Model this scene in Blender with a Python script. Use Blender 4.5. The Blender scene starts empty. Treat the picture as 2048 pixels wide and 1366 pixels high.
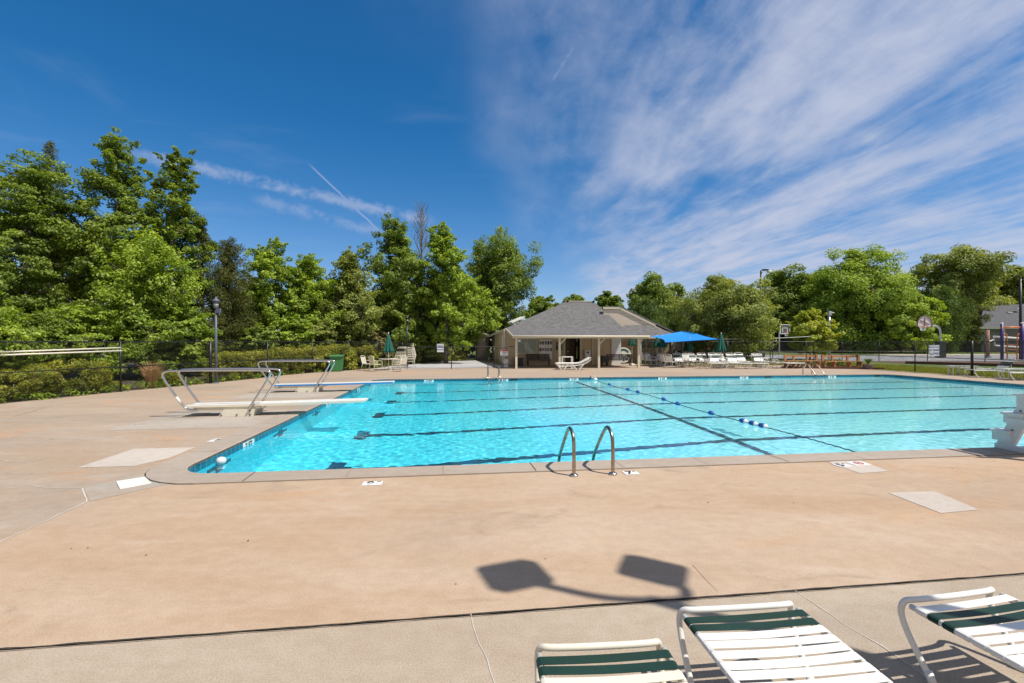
import bpy, math, random
import numpy as np
from mathutils import Vector, Matrix
sc = bpy.context.scene
COL = sc.collection
R = math.radians

# ------------------------------------------------------------ camera
CAMZ, FPX = 1.8, 910.0
cam = bpy.data.objects.new('camera', bpy.data.cameras.new('camera'))
COL.objects.link(cam); sc.camera = cam
cam.location = (0, 0, CAMZ); cam.rotation_euler = (math.pi/2, 0, 0)
cam.data.sensor_width = 36; cam.data.lens = 36*FPX/2048
cam.data.clip_start = 0.05; cam.data.clip_end = 3000

# ------------------------------------------------------------ sun, sky
SUNV = Vector((.436, -.243, .866)).normalized()
sd = bpy.data.lights.new('sun', 'SUN'); sd.energy = 4.6; sd.angle = R(.53); sd.color = (1, .94, .86)
sun = bpy.data.objects.new('sun', sd); COL.objects.link(sun)
sun.rotation_euler = SUNV.to_track_quat('Z', 'Y').to_euler()
sun.location = (0, 0, 60)
sd.cycles.is_caustics_light = True
sc.view_settings.view_transform = 'Standard'; sc.view_settings.look = 'None'
sc.view_settings.gamma = 1; sc.view_settings.exposure = 0.22

class NT:
    """small helper to write node graphs"""
    def __init__(s, tree): s.t = tree; s.n = tree.nodes; s.l = tree.links
    def put(s, sock, v):
        if isinstance(v, bpy.types.NodeSocket): s.l.new(v, sock)
        elif v is not None:
            try: sock.default_value = v
            except Exception:
                sock.default_value = (*v, 1) if len(v) == 3 else v
    def add(s, typ, ins=None, out=0, **kw):
        n = s.n.new(typ)
        for k, v in kw.items(): setattr(n, k, v)
        for k, v in (ins or {}).items(): s.put(n.inputs[k], v)
        return n.outputs[out] if out is not None else n
    def m(s, op, a, b=None, c=None, clamp=False):
        n = s.n.new('ShaderNodeMath'); n.operation = op; n.use_clamp = clamp
        for i, v in enumerate((a, b, c)):
            if v is not None: s.put(n.inputs[i], v)
        return n.outputs[0]
    def mix(s, f, a, b, typ='MIX'):
        n = s.n.new('ShaderNodeMix'); n.data_type = 'RGBA'; n.blend_type = typ
        s.put(n.inputs[0], f); s.put(n.inputs[6], a); s.put(n.inputs[7], b); return n.outputs[2]
    def ramp(s, v, lo, hi, a=0., b=1.):
        n = s.n.new('ShaderNodeMapRange'); n.interpolation_type = 'SMOOTHSTEP'
        s.put(n.inputs[0], v)
        for i, q in enumerate((lo, hi, a, b)): s.put(n.inputs[i+1], q)
        return n.outputs[0]
    def noise(s, vec, scale, detail=4, rough=.55, dist=0.):
        n = s.n.new('ShaderNodeTexNoise'); s.put(n.inputs['Vector'], vec)
        for k, v in (('Scale', scale), ('Detail', detail), ('Roughness', rough), ('Distortion', dist)): s.put(n.inputs[k], v)
        return n.outputs[0]
    def mapv(s, vec, scale=(1, 1, 1), rot=(0, 0, 0), loc=(0, 0, 0)):
        return s.add('ShaderNodeMapping', {'Vector': vec, 'Scale': scale, 'Rotation': rot, 'Location': loc})
    def dot(s, a, b):
        n = s.n.new('ShaderNodeVectorMath'); n.operation = 'DOT_PRODUCT'; s.put(n.inputs[0], a); s.put(n.inputs[1], b); return n.outputs['Value']

w = bpy.data.worlds.new('World'); sc.world = w; w.use_nodes = True
W = NT(w.node_tree); bg = w.node_tree.nodes['Background']
sky = W.n.new('ShaderNodeTexSky'); sky.sky_type = 'NISHITA'; sky.sun_disc = False
sky.sun_elevation = math.asin(SUNV.z); sky.sun_rotation = math.atan2(SUNV.x, SUNV.y)
sky.altitude = 200; sky.air_density = 1.0; sky.dust_density = .25; sky.ozone_density = 3.0
D = W.add('ShaderNodeTexCoord', out=None).outputs['Generated']
base = W.add('ShaderNodeHueSaturation', {'Saturation': 1.15, 'Value': .95, 'Color': sky.outputs[0]})
el_ = W.ramp(W.dot(D, (0, 0, 1)), .0, .46)
base = W.mix(1., base, W.mix(el_, (1.02, 1.04, 1.22, 1), (.29, .97, 1.25, 1)), 'MULTIPLY')
dx = W.dot(D, (1, 0, 0)); dy = W.dot(D, (0, 1, 0)); dz = W.m('MAXIMUM', W.dot(D, (0, 0, 1)), .03)
px_ = W.m('DIVIDE', dx, dz); py_ = W.m('DIVIDE', dy, dz)
pl = W.add('ShaderNodeCombineXYZ', {0: px_, 1: py_, 2: 0.})
nbig = W.noise(W.mapv(pl, (.55, .2, 1)), 1.6, 3, .5, .5)
nst = W.noise(W.mapv(pl, (1.15, .24, 1), rot=(0, 0, R(-9)), loc=(3.1, 1.7, 0)), 1.5, 7, .5, .25)
nst2 = W.noise(W.mapv(pl, (1.5, .55, 1), rot=(0, 0, R(-20)), loc=(7.1, 2.2, 0)), 2.8, 9, .58, .4)
edge = W.m('SUBTRACT', px_, W.m('MULTIPLY', W.m('SUBTRACT', py_, 2.), .2))
cov = W.ramp(W.m('ADD', edge, W.m('MULTIPLY', W.m('SUBTRACT', nbig, .5), 1.8)), -.45, .95)
niso = W.noise(W.mapv(D, (1, 1, 1.6), loc=(2, 5, 1)), 7.0, 9, .62, .35)
st = W.m('ADD', W.m('ADD', W.m('MULTIPLY', nst, .46), W.m('MULTIPLY', nst2, .28)), W.m('MULTIPLY', niso, .26))
cl = W.m('MULTIPLY', W.ramp(st, .34, .64), cov)
cl = W.m('MULTIPLY', W.m('MULTIPLY', cl, .94), W.ramp(py_, 9, 16, 1, .35))
def pixdir(x, y): return Vector(((x-1024)/FPX, 1, (683-y)/FPX)).normalized()
def trail(p, q, wid, amp, nscale, thr):
    a, b = pixdir(*p), pixdir(*q); n = a.cross(b).normalized(); mid = (a+b).normalized()
    along = (b-a).normalized(); half = (b-a).length/2
    wob = W.m('MULTIPLY', W.m('SUBTRACT', W.noise(D, nscale, 6, .65, .3), .5), wid*1.7)
    d = W.m('ABSOLUTE', W.m('ADD', W.dot(D, n[:]), wob))
    s = W.m('ABSOLUTE', W.dot(D, along[:]) if False else W.m('SUBTRACT', W.dot(D, along[:]), mid.dot(along)))
    k = W.m('MULTIPLY', W.ramp(d, 0, wid, 1, 0), W.ramp(s, half*.75, half*1.05, 1, 0))
    k = W.m('MULTIPLY', k, W.ramp(W.noise(D, nscale*.45, 5, .6), thr, thr+.25))
    k = W.m('MULTIPLY', k, W.ramp(W.dot(D, mid[:]), .3, .5))
    return W.m('MULTIPLY', k, amp)
for a in (((230, 298), (880, 448), .016, .42, 55, .28), ((500, 395), (800, 476), .016, .27, 48, .33),
          ((615, 325), (775, 478), .003, .42, 60, .1), ((1100, 168), (1168, 60), .008, .34, 60, .3),
          ((1215, 512), (1268, 533), .008, .5, 50, .2)):
    cl = W.m('MAXIMUM', cl, trail(*a))
wisp = W.m('MULTIPLY', W.ramp(W.noise(W.mapv(pl, (.5, .8, 1), loc=(1, 5, 0)), 2.0, 6, .6, .6), .5, .8), .09)
cl = W.m('MAXIMUM', cl, wisp)
skyc = W.mix(cl, base, (5.3, 5.75, 7.2, 1))
skyc = W.mix(W.m('MULTIPLY', W.ramp(dy, .1, -.45), .62), skyc, (5.2, 4.7, 4.3, 1))  # warm haze added to the unseen sky behind the camera, neutralises blue fill
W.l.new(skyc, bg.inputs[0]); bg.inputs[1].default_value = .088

# ------------------------------------------------------------ frames
TH = R(7.1); CU, SU = math.cos(TH), math.sin(TH)
def F(a, b, z=0.): return Vector((a*CU-b*SU, a*SU+b*CU, z))
def G(px, py, z=0.):
    "ground point seen at a photograph pixel"
    Y = (CAMZ-z)*FPX/(py-683); return Vector(((px-1024)/FPX*Y, Y, z))
def AT(px, Y, z=0.): return Vector(((px-1024)/FPX*Y, Y, z))
def ZY(py, Y): return CAMZ+(683-py)/FPX*Y
A0, A1, B0, B1 = -3.82, 23.6, 6.65, 22.3
WZ = -.12

# ------------------------------------------------------------ materials
MATS = {}
def mat(name, col, rough=.6, metal=0., spec=.5, var=0., vs=6., bump=0., bs=40., col2=None, cs=2., cth=(.45, .6)):
    if name in MATS: return MATS[name]
    m = bpy.data.materials.new(name); m.use_nodes = True; N = NT(m.node_tree); b = m.node_tree.nodes['Principled BSDF']
    b.inputs['Roughness'].default_value = rough; b.inputs['Metallic'].default_value = metal
    b.inputs['Specular IOR Level'].default_value = spec
    co = N.add('ShaderNodeTexCoord', out=None).outputs['Object']
    c = (*col, 1)
    if col2: c = N.mix(N.ramp(N.noise(co, cs, 5), *cth), c, (*col2, 1))
    if var: c = N.mix(1., c, N.add('ShaderNodeCombineColor', {i: N.ramp(N.noise(co, vs, 5), .2, .8, 1-var, 1+var) for i in range(3)}), 'MULTIPLY')
    N.put(b.inputs['Base Color'], c)
    if bump:
        bn = N.n.new('ShaderNodeBump'); bn.inputs['Strength'].default_value = bump; bn.inputs['Distance'].default_value = .01
        N.put(bn.inputs['Height'], N.noise(co, bs, 4)); N.l.new(bn.outputs[0], b.inputs['Normal'])
    MATS[name] = m; return m

def concrete(name, c1, c2, c3, stain, speck=.35, speckd=.5, orange=None, bump=.25):
    m = bpy.data.materials.new(name); m.use_nodes = True; N = NT(m.node_tree); b = m.node_tree.nodes['Principled BSDF']
    g = N.add('ShaderNodeNewGeometry', out=None).outputs['Position']
    sw = N.mapv(g, (.35, 1, 1), rot=(0, 0, R(-20)))
    c = N.mix(N.ramp(N.noise(sw, .8, 6, .6, .8), .34, .66), (*c1, 1), (*c2, 1))
    c = N.mix(N.ramp(N.noise(N.mapv(g, (.5, 1, 1), rot=(0, 0, R(12)), loc=(4, 9, 0)), .33, 5, .6, .6), .48, .7), c, (*c3, 1))
    c = N.mix(N.m('MULTIPLY', N.ramp(N.noise(N.mapv(g, (.6, 1, 1), loc=(14, 3, 0)), 1.7, 8, .65, 1.2), .56, .78), stain), c, (.2, .15, .11, 1))
    if orange:
        c = N.mix(N.m('MULTIPLY', N.ramp(N.noise(N.mapv(g, (.55, 1, 1), loc=(2, 31, 0)), .55, 6, .62, .9), .54, .74), orange), c, (.50, .26, .11, 1))
        c = N.mix(N.m('MULTIPLY', N.ramp(N.noise(N.mapv(g, (.3, 1.1, 1), rot=(0, 0, -TH), loc=(5, 2, 0)), .75, 7, .62, 1.1), .44, .70), .38), c, (.36, .225, .13, 1))
    c = N.mix(N.m('MULTIPLY', N.ramp(N.noise(N.mapv(g, (.5, 1, 1), loc=(3, 7, 0)), 1.2, 6, .6, .8), .5, .8), .14), c, (.75, .66, .58, 1))
    mott = N.noise(N.mapv(g, (.7, 1, 1)), 9, 5, .7)
    c = N.mix(1., c, N.add('ShaderNodeCombineColor', {i: N.ramp(mott, .3, .7, 1-.05*(1+i*.25), 1+.05*(1+i*.25)) for i in range(3)}), 'MULTIPLY')
    fine = N.noise(g, 95, 3, .8)
    c = N.mix(1., c, N.add('ShaderNodeCombineColor', {i: N.ramp(fine, .3, .7, 1-speck*.34, 1+speck*.26) for i in range(3)}), 'MULTIPLY')
    fl = N.noise(g, 85, 2, .55)
    patchy = N.ramp(N.noise(g, 1.6, 3), .42, .66)
    c = N.mix(N.m('MULTIPLY', N.m('MULTIPLY', N.ramp(fl, .66, .74), patchy), speckd), c, (.08, .07, .06, 1))
    vo = N.add('ShaderNodeTexVoronoi', {'Vector': g, 'Scale': 1.7}, out='Distance')
    c = N.mix(N.m('MULTIPLY', N.ramp(vo, .004, .011, 1, 0), .75), c, (.05, .04, .03, 1))
    N.put(b.inputs['Base Color'], c); b.inputs['Roughness'].default_value = .85; b.inputs['Specular IOR Level'].default_value = .3
    bn = N.n.new('ShaderNodeBump'); bn.inputs['Strength'].default_value = bump; bn.inputs['Distance'].default_value = .004
    N.put(bn.inputs['Height'], N.noise(g, 90, 5, .7)); N.l.new(bn.outputs[0], b.inputs['Normal'])
    return m
M_peach = concrete('peach_concrete', (0.428, 0.307, 0.206), (0.454, 0.345, 0.247), (0.372, 0.282, 0.203), .5, orange=.5, speck=.5, speckd=.8)
M_tan = concrete('tan_concrete', (0.361, 0.282, 0.207), (0.392, 0.311, 0.237), (0.313, 0.255, 0.199), .45, orange=.6, speck=.5)
M_speck = concrete('speckled_concrete', (0.378, 0.303, 0.224), (0.413, 0.343, 0.261), (0.330, 0.272, 0.207), .4, speck=.6, speckd=1., bump=.5)
M_coping = concrete('coping_concrete', (0.333, 0.274, 0.218), (0.373, 0.315, 0.257), (0.301, 0.256, 0.210), .2, speck=.2, speckd=.1, bump=.1)
M_patch = concrete('patch_concrete', (0.353, 0.311, 0.258), (0.395, 0.353, 0.299), (0.319, 0.277, 0.230), .5, speckd=.4, orange=.2)
M_patchw = concrete('new_patch_concrete', (0.470, 0.412, 0.353), (0.504, 0.445, 0.385), (0.437, 0.378, 0.320), .35, speckd=.1)
M_grayc = concrete('grey_walk_concrete', (0.408, 0.399, 0.399), (0.459, 0.451, 0.451), (0.357, 0.348, 0.348), .1, speckd=.1)
M_dark = mat('joint_dark', (.035, .028, .02), .95, var=.5, vs=30)
M_white = mat('white_paint', (.70, .69, .67), .35, var=.04)
M_cream = mat('cream_vinyl', (.70, .66, .54), .4, var=.05)
M_strap = mat('white_vinyl', (.74, .725, .68), .38, var=.09, vs=7)
M_gstrap = mat('green_vinyl', (.012, .038, .028), .55, spec=.25, var=.2)
M_steel = mat('stainless_steel', (.62, .60, .57), .16, 1., var=.05)
M_bronze = mat('weathered_steel', (.42, .36, .30), .3, 1., col2=(.30, .20, .12), cs=7, cth=(.4, .65))
M_black = mat('black_coating', (.012, .012, .013), .4)
M_umb = mat('umbrella_green', (.006, .095, .070), .75, var=.25, vs=4)
M_bluefab = mat('blue_fabric', (.0, .21, .66), .7, var=.06, vs=1)
M_wood = mat('orange_wood', (.40, .20, .085), .7, var=.2, vs=5)
M_bark = mat('bark', (.13, .105, .08), .9, col2=(.24, .21, .175), cs=6, bump=.8, bs=20)
M_barkd = mat('dead_bark', (.22, .19, .17), .9, var=.2)
M_siding_c = (.56, .44, .29)

def siding(name, col, pitch=.16):
    m = bpy.data.materials.new(name); m.use_nodes = True; N = NT(m.node_tree); b = m.node_tree.nodes['Principled BSDF']
    g = N.add('ShaderNodeNewGeometry', out=None).outputs['Position']
    z = N.dot(g, (0, 0, 1)); fr = N.m('FRACT', N.m('DIVIDE', z, pitch))
    line = N.ramp(fr, .0, .10, .55, 1.)
    c = N.mix(1., (*col, 1), N.add('ShaderNodeCombineColor', {0: line, 1: line, 2: line}), 'MULTIPLY')
    c = N.mix(N.m('MULTIPLY', N.noise(g, 1.2), .25), c, (col[0]*.7, col[1]*.68, col[2]*.62, 1))
    N.put(b.inputs['Base Color'], c); b.inputs['Roughness'].default_value = .6
    bn = N.n.new('ShaderNodeBump'); bn.inputs['Strength'].default_value = .8; bn.inputs['Distance'].default_value = .02
    N.put(bn.inputs['Height'], fr); N.l.new(bn.outputs[0], b.inputs['Normal'])
    MATS[name] = m; return m
M_siding = siding('beige_siding', M_siding_c)
M_siding2 = siding('pale_siding', (.70, .60, .49), .3)
M_trim = mat('cream_trim', (.62, .56, .43), .5, var=.06)
def shingles(name, c1, c2):
    m = bpy.data.materials.new(name); m.use_nodes = True; N = NT(m.node_tree); b = m.node_tree.nodes['Principled BSDF']
    g = N.add('ShaderNodeNewGeometry', out=None).outputs['Position']
    gm = N.mapv(g, (1, .8, 2.2), rot=(0, 0, -TH))
    br = N.add('ShaderNodeTexVoronoi', {'Vector': N.mapv(gm, (3.2, 4.5, 4.5)), 'Scale': 2.2}, out='Color')
    v = N.add('ShaderNodeSeparateColor', {0: br})
    c = N.mix(N.ramp(v, .1, .9), (*c1, 1), (*c2, 1))
    c = N.mix(N.m('MULTIPLY', N.noise(g, 9, 5, .7), .5), c, (*[(p+q)/2*1.15 for p, q in zip(c1, c2)], 1))
    N.put(b.inputs['Base Color'], c); b.inputs['Roughness'].default_value = .95; b.inputs['Specular IOR Level'].default_value = .2
    return m
M_roof = shingles('grey_shingles', (.085, .083, .083), (.17, .165, .163))
M_roofd = shingles('dark_shingles', (.07, .07, .075), (.13, .13, .14))

def glassy(name, col, rough=.05):
    return mat(name, col, rough, 0, 1.)
M_pane = glassy('window_glass', (.02, .022, .025))

def leafmat(name, c1, c2, trans=.4, c3=None):
    m = bpy.data.materials.new(name); m.use_nodes = True; N = NT(m.node_tree); N.n.clear()
    out = N.add('ShaderNodeOutputMaterial', out=None)
    at = N.add('ShaderNodeAttribute', out=None, attribute_name='tint').outputs['Fac']
    rd = N.add('ShaderNodeNewGeometry', out=None).outputs['Random Per Island']
    f = N.m('ADD', N.m('MULTIPLY', at, .65), N.m('MULTIPLY', rd, .35), clamp=True)
    c = N.mix(f, (*c1, 1), (*c2, 1))
    if c3: c = N.mix(N.ramp(rd, .88, .9), c, (*c3, 1))
    d = N.add('ShaderNodeBsdfDiffuse', {'Color': c})
    tcol = N.mix(1., c, (1.25, 1.2, .45, 1), 'MULTIPLY')
    t = N.add('ShaderNodeBsdfTranslucent', {'Color': tcol})
    g = N.add('ShaderNodeBsdfGlossy', {'Color': (.9, .95, .85, 1), 'Roughness': .6})
    a = N.add('ShaderNodeMixShader', {0: trans, 1: d, 2: t})
    a = N.add('ShaderNodeMixShader', {0: .035, 1: a, 2: g})
    N.l.new(a, out.inputs[0]); return m
LM = {
 'mid': leafmat('leaf_mid', (0.084, 0.146, 0.014), (0.302, 0.392, 0.045)),
 'bright': leafmat('leaf_bright', (0.134, 0.235, 0.016), (0.426, 0.538, 0.055)),
 'yellow': leafmat('leaf_yellow', (0.246, 0.314, 0.020), (0.493, 0.515, 0.060)),
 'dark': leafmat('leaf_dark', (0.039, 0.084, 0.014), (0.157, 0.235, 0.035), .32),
 'olive': leafmat('leaf_olive', (0.123, 0.168, 0.030), (0.381, 0.426, 0.090)),
 'cedar': leafmat('leaf_cedar', (0.050, 0.067, 0.012), (0.179, 0.190, 0.035), .25),
 'hedge': leafmat('leaf_hedge', (0.134, 0.190, 0.014), (0.560, 0.560, 0.060), .35, c3=(0.224, 0.101, 0.030)),
 'rust': leafmat('leaf_rust', (0.123, 0.112, 0.040), (0.269, 0.235, 0.080), .3),
}

# ------------------------------------------------------------ mesh builders
class MB:
    def __init__(s): s.v = []; s.f = []
    def add(s, vs, fs):
        k = len(s.v); s.v += [tuple(p) for p in vs]; s.f += [tuple(k+i for i in f) for f in fs]; return s
    def box(s, c, d, rz=0., rx=0., ry=0., taper=1.):
        M = Matrix.Translation(c) @ Matrix.Rotation(rz, 4, 'Z') @ Matrix.Rotation(ry, 4, 'Y') @ Matrix.Rotation(rx, 4, 'X')
        vs = [M @ Vector((x*d[0]/2*(taper if z > 0 else 1), y*d[1]/2*(taper if z > 0 else 1), z*d[2]/2)) for z in (-1, 1) for y in (-1, 1) for x in (-1, 1)]
        return s.add(vs, [(0, 2, 3, 1), (4, 5, 7, 6), (0, 1, 5, 4), (2, 6, 7, 3), (0, 4, 6, 2), (1, 3, 7, 5)])
    def bar(s, p, q, wd, th, up=(0, 0, 1)):
        p, q = Vector(p), Vector(q); d = (q-p).normalized(); u = Vector(up)
        x = d.cross(u).normalized(); y = x.cross(d)
        vs = [e + x*i*wd/2 + y*j*th/2 for e in (p, q) for j in (-1, 1) for i in (-1, 1)]
        return s.add(vs, [(0, 1, 3, 2), (4, 6, 7, 5), (0, 4, 5, 1), (2, 3, 7, 6), (0, 2, 6, 4), (1, 5, 7, 3)])
    def tube(s, pts, r, n=8, cap=True):
        pts = [Vector(p) for p in pts]; rs = r if isinstance(r, (list, tuple)) else [r]*len(pts)
        ref = None; vs = []
        for i, p in enumerate(pts):
            t = (pts[min(i+1, len(pts)-1)]-pts[max(i-1, 0)]).normalized()
            if ref is None: ref = t.orthogonal().normalized()
            else:
                ref = ref-t*ref.dot(t); ref = ref.normalized() if ref.length > 1e-6 else t.orthogonal().normalized()
            o = t.cross(ref)
            for k in range(n):
                a = 2*math.pi*k/n; vs.append(p+(ref*math.cos(a)+o*math.sin(a))*rs[i])
        fs = [(i*n+k, i*n+(k+1) % n, (i+1)*n+(k+1) % n, (i+1)*n+k) for i in range(len(pts)-1) for k in range(n)]
        if cap: fs += [tuple(range(n))[::-1], tuple(range((len(pts)-1)*n, len(pts)*n))]
        return s.add(vs, fs)
    def cyl(s, c, r, h, n=16, r2=None):
        return s.lathe([(r, 0), (r if r2 is None else r2, h)], c, n)
    def lathe(s, prof, c=(0, 0, 0), n=20, mod=None):
        vs = []
        for r, z in prof:
            for k in range(n):
                a = 2*math.pi*k/n; rr = r*(mod(k, n, z) if mod else 1); vs.append((c[0]+rr*math.cos(a), c[1]+rr*math.sin(a), c[2]+z))
        m = len(prof)
        fs = [(i*n+k, i*n+(k+1) % n, (i+1)*n+(k+1) % n, (i+1)*n+k) for i in range(m-1) for k in range(n)]
        fs += [tuple(range(n))[::-1], tuple(range((m-1)*n, m*n))]
        return s.add(vs, fs)
    def prism(s, poly, z0, z1, frame=lambda x, y, z: (x, y, z)):
        n = len(poly); vs = [frame(x, y, z0) for x, y in poly]+[frame(x, y, z1) for x, y in poly]
        return s.add(vs, [tuple(range(n))[::-1], tuple(range(n, 2*n))]+[(i, (i+1) % n, n+(i+1) % n, n+i) for i in range(n)])
    def slab(s, pts, off):
        "polygon (3D points) given thickness along off"
        n = len(pts); off = Vector(off); vs = [Vector(p) for p in pts]+[Vector(p)+off for p in pts]
        return s.add(vs, [tuple(range(n))[::-1], tuple(range(n, 2*n))]+[(i, (i+1) % n, n+(i+1) % n, n+i) for i in range(n)])
    def poly(s, pts): return s.add(pts, [tuple(range(len(pts)))])
    def build(s, name, m, parent=None, smooth=False, **props):
        me = bpy.data.meshes.new(name); me.from_pydata([tuple(v) for v in s.v], [], s.f)
        me.validate(); me.update()
        import bmesh
        bm = bmesh.new(); bm.from_mesh(me); bmesh.ops.recalc_face_normals(bm, faces=bm.faces); bm.to_mesh(me); bm.free()
        if smooth:
            me.polygons.foreach_set('use_smooth', [len(p.vertices) == 4 for p in me.polygons])
        me.materials.append(m)
        o = bpy.data.objects.new(name, me); COL.objects.link(o); o.parent = parent
        for k, v in props.items(): o[k] = v
        return o
def curve(pts, seg=6):
    "round a polyline: Chaikin"
    pts = [Vector(p) for p in pts]
    for _ in range(seg if seg < 4 else 3):
        q = [pts[0]]
        for a, b in zip(pts, pts[1:]): q += [a*.75+b*.25, a*.25+b*.75]
        pts = q+[pts[-1]]
    return pts
def thing(name, label, cat, loc=(0, 0, 0), rz=0., group=None):
    o = bpy.data.objects.new(name, None); COL.objects.link(o); o.location = loc; o.rotation_euler = (0, 0, rz)
    o['label'] = label; o['category'] = cat
    if group: o['group'] = group
    o.empty_display_size = .2; return o
def tag(o, label, cat, group=None):
    o['label'] = label; o['category'] = cat
    if group: o['group'] = group
    return o
def struct(name, mb, m): return mb.build(name, m, kind='structure')
def dup(root, loc, rz, label, group=None):
    def cp(o, par):
        c = o.copy(); COL.objects.link(c); c.parent = par
        for ch in o.children: cp(ch, c)
        return c
    r = cp(root, None); r.location = loc; r.rotation_euler = (0, 0, rz); r['label'] = label
    if group: r['group'] = group
    return r
def text(body, size, m, parent, loc, rot, name='lettering', ext=.001):
    cu = bpy.data.curves.new(name, 'FONT'); cu.body = body; cu.size = size; cu.align_x = 'CENTER'; cu.align_y = 'CENTER'
    cu.extrude = ext; cu.materials.append(m); cu.offset = size*.03
    o = bpy.data.objects.new(name, cu); COL.objects.link(o); o.parent = parent; o.location = loc; o.rotation_euler = rot
    return o
ORD = ['first', 'second', 'third', 'fourth', 'fifth', 'sixth', 'seventh', 'eighth', 'ninth', 'tenth', 'eleventh', 'twelfth', 'thirteenth', 'fourteenth', 'fifteenth', 'sixteenth', 'seventeenth', 'eighteenth']

# ============================================================ SETTING: ground
def grassmat():
    m = bpy.data.materials.new('grass'); m.use_nodes = True; N = NT(m.node_tree); b = m.node_tree.nodes['Principled BSDF']
    g = N.add('ShaderNodeNewGeometry', out=None).outputs['Position']
    c = N.mix(N.ramp(N.noise(g, .25, 5), .35, .65), (.11, .17, .03, 1), (.24, .26, .07, 1))
    c = N.mix(N.ramp(N.noise(g, 14, 4, .7), .3, .7), c, (.07, .12, .02, 1))
    N.put(b.inputs['Base Color'], c); b.inputs['Roughness'].default_value = .95
    bn = N.n.new('ShaderNodeBump'); bn.inputs['Strength'].default_value = 1; bn.inputs['Distance'].default_value = .05
    N.put(bn.inputs['Height'], N.noise(g, 40, 4, .8)); N.l.new(bn.outputs[0], b.inputs['Normal'])
    return m
M_grass = grassmat()
M_litter = mat('leaf_litter', (.05, .04, .022), 1, col2=(.10, .08, .045), cs=3, var=.4, vs=20)
M_asph = concrete('court_asphalt', (.30, .30, .31), (.36, .36, .36), (.26, .26, .27), .1, speckd=.1)
M_mulch = mat('mulch', (.13, .075, .05), 1, var=.5, vs=25, bump=1)

# ground as a frame round the pool so that it never covers the basin
gm = MB()
for (x0, y0, x1, y1) in ((-1500, -600, 1500, -8), (-1500, 45, 1500, 2200), (-1500, -8, -40, 45), (45, -8, 1500, 45)):
    gm.poly([(x0, y0, -.03), (x1, y0, -.03), (x1, y1, -.03), (x0, y1, -.03)])
# inner lawn on the right and back (outside the deck)
gm.poly([F(13.9, 31.2, -.03), F(26.95, 31.2, -.03), F(26.95, 49, -.03), F(13.9, 49, -.03)])
gm.poly([(F(26.9, -12)[:2])+(-.03,), (45, -8, -.03), (45, 45, -.03), (F(26.9, 42)[:2])+(-.03,)])
struct('ground', gm, M_grass)
lt = MB()
DL = [(-14.9, 11), (-14.8, 13.16), (-14.2, 16.46), (-13.15, 19.7), (-12.4, 22.1), (-12.26, 24.4), (-11.5, 26.4), (-10.1, 28.5), (-9.65, 29.8), (-7.9, 35.6), (-5.6, 42), (-3.4, 43)]
for p, q in zip([(-15.0, -12)]+DL, DL+[(-1, 60)]):
    lt.poly([(p[0]+.15, p[1], -.02), (q[0]+.15, q[1], -.02), (-60, q[1], -.02), (-60, p[1], -.02)])
struct('woodland_floor', lt, M_litter)

# deck, as sheets around the pool and its coping
CW = .46
def cop_outline(off, r0=.55, n=7):
    "rounded rectangle (a,b) around the pool at an offset"
    a0, a1, b0, b1 = A0-off, A1+off, B0-off, B1+off; pts = []
    r = r0+off
    for cx, cy, s, rr in ((a0, b0, 180, r), (a1, b0, 270, r), (a1, b1, 0, r), (a0, b1, 90, r)):
        ox = cx+rr*(1 if cx == a0 else -1); oy = cy+rr*(1 if cy == b0 else -1)
        for k in range(n+1):
            t = R(s+90*k/n); pts.append((ox+rr*math.cos(t), oy+rr*math.sin(t)))
    return pts
inner, outer = cop_outline(0), cop_outline(CW)
def ring(mb, P, Q, zp, zq):
    n = len(P)
    for i in range(n):
        j = (i+1) % n
        mb.poly([F(*P[i], zp), F(*P[j], zp), F(*Q[j], zq), F(*Q[i], zq)])
cp = MB(); nose = cop_outline(.02)
ring(cp, nose, outer, .012, .012); ring(cp, inner, nose, 0., .012); ring(cp, inner, inner, 0., -.035); 
inner_in = cop_outline(0.)
for i in range(len(inner)):
    j = (i+1) % len(inner); cp.poly([F(*inner[i], 0), F(*inner[j], 0), F(*inner[j], -.035), F(*inner[i], -.035)])
ring(cp, outer, outer, 0, 0)
for i in range(len(outer)):
    j = (i+1) % len(outer); cp.poly([F(*outer[i], .012), F(*outer[j], .012), F(*outer[j], -.02), F(*outer[i], -.02)])
cp.f = [f for f in cp.f if len(set(cp.v[i] for i in f)) > 2]
struct('coping', cp, M_coping)
def quadsheet(name, m, polys, z=0.):
    mb = MB()
    for P in polys: mb.poly([F(a, b, z) for a, b in P])
    return struct(name, mb, m)
BJ = 3.0; GR = .012
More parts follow.
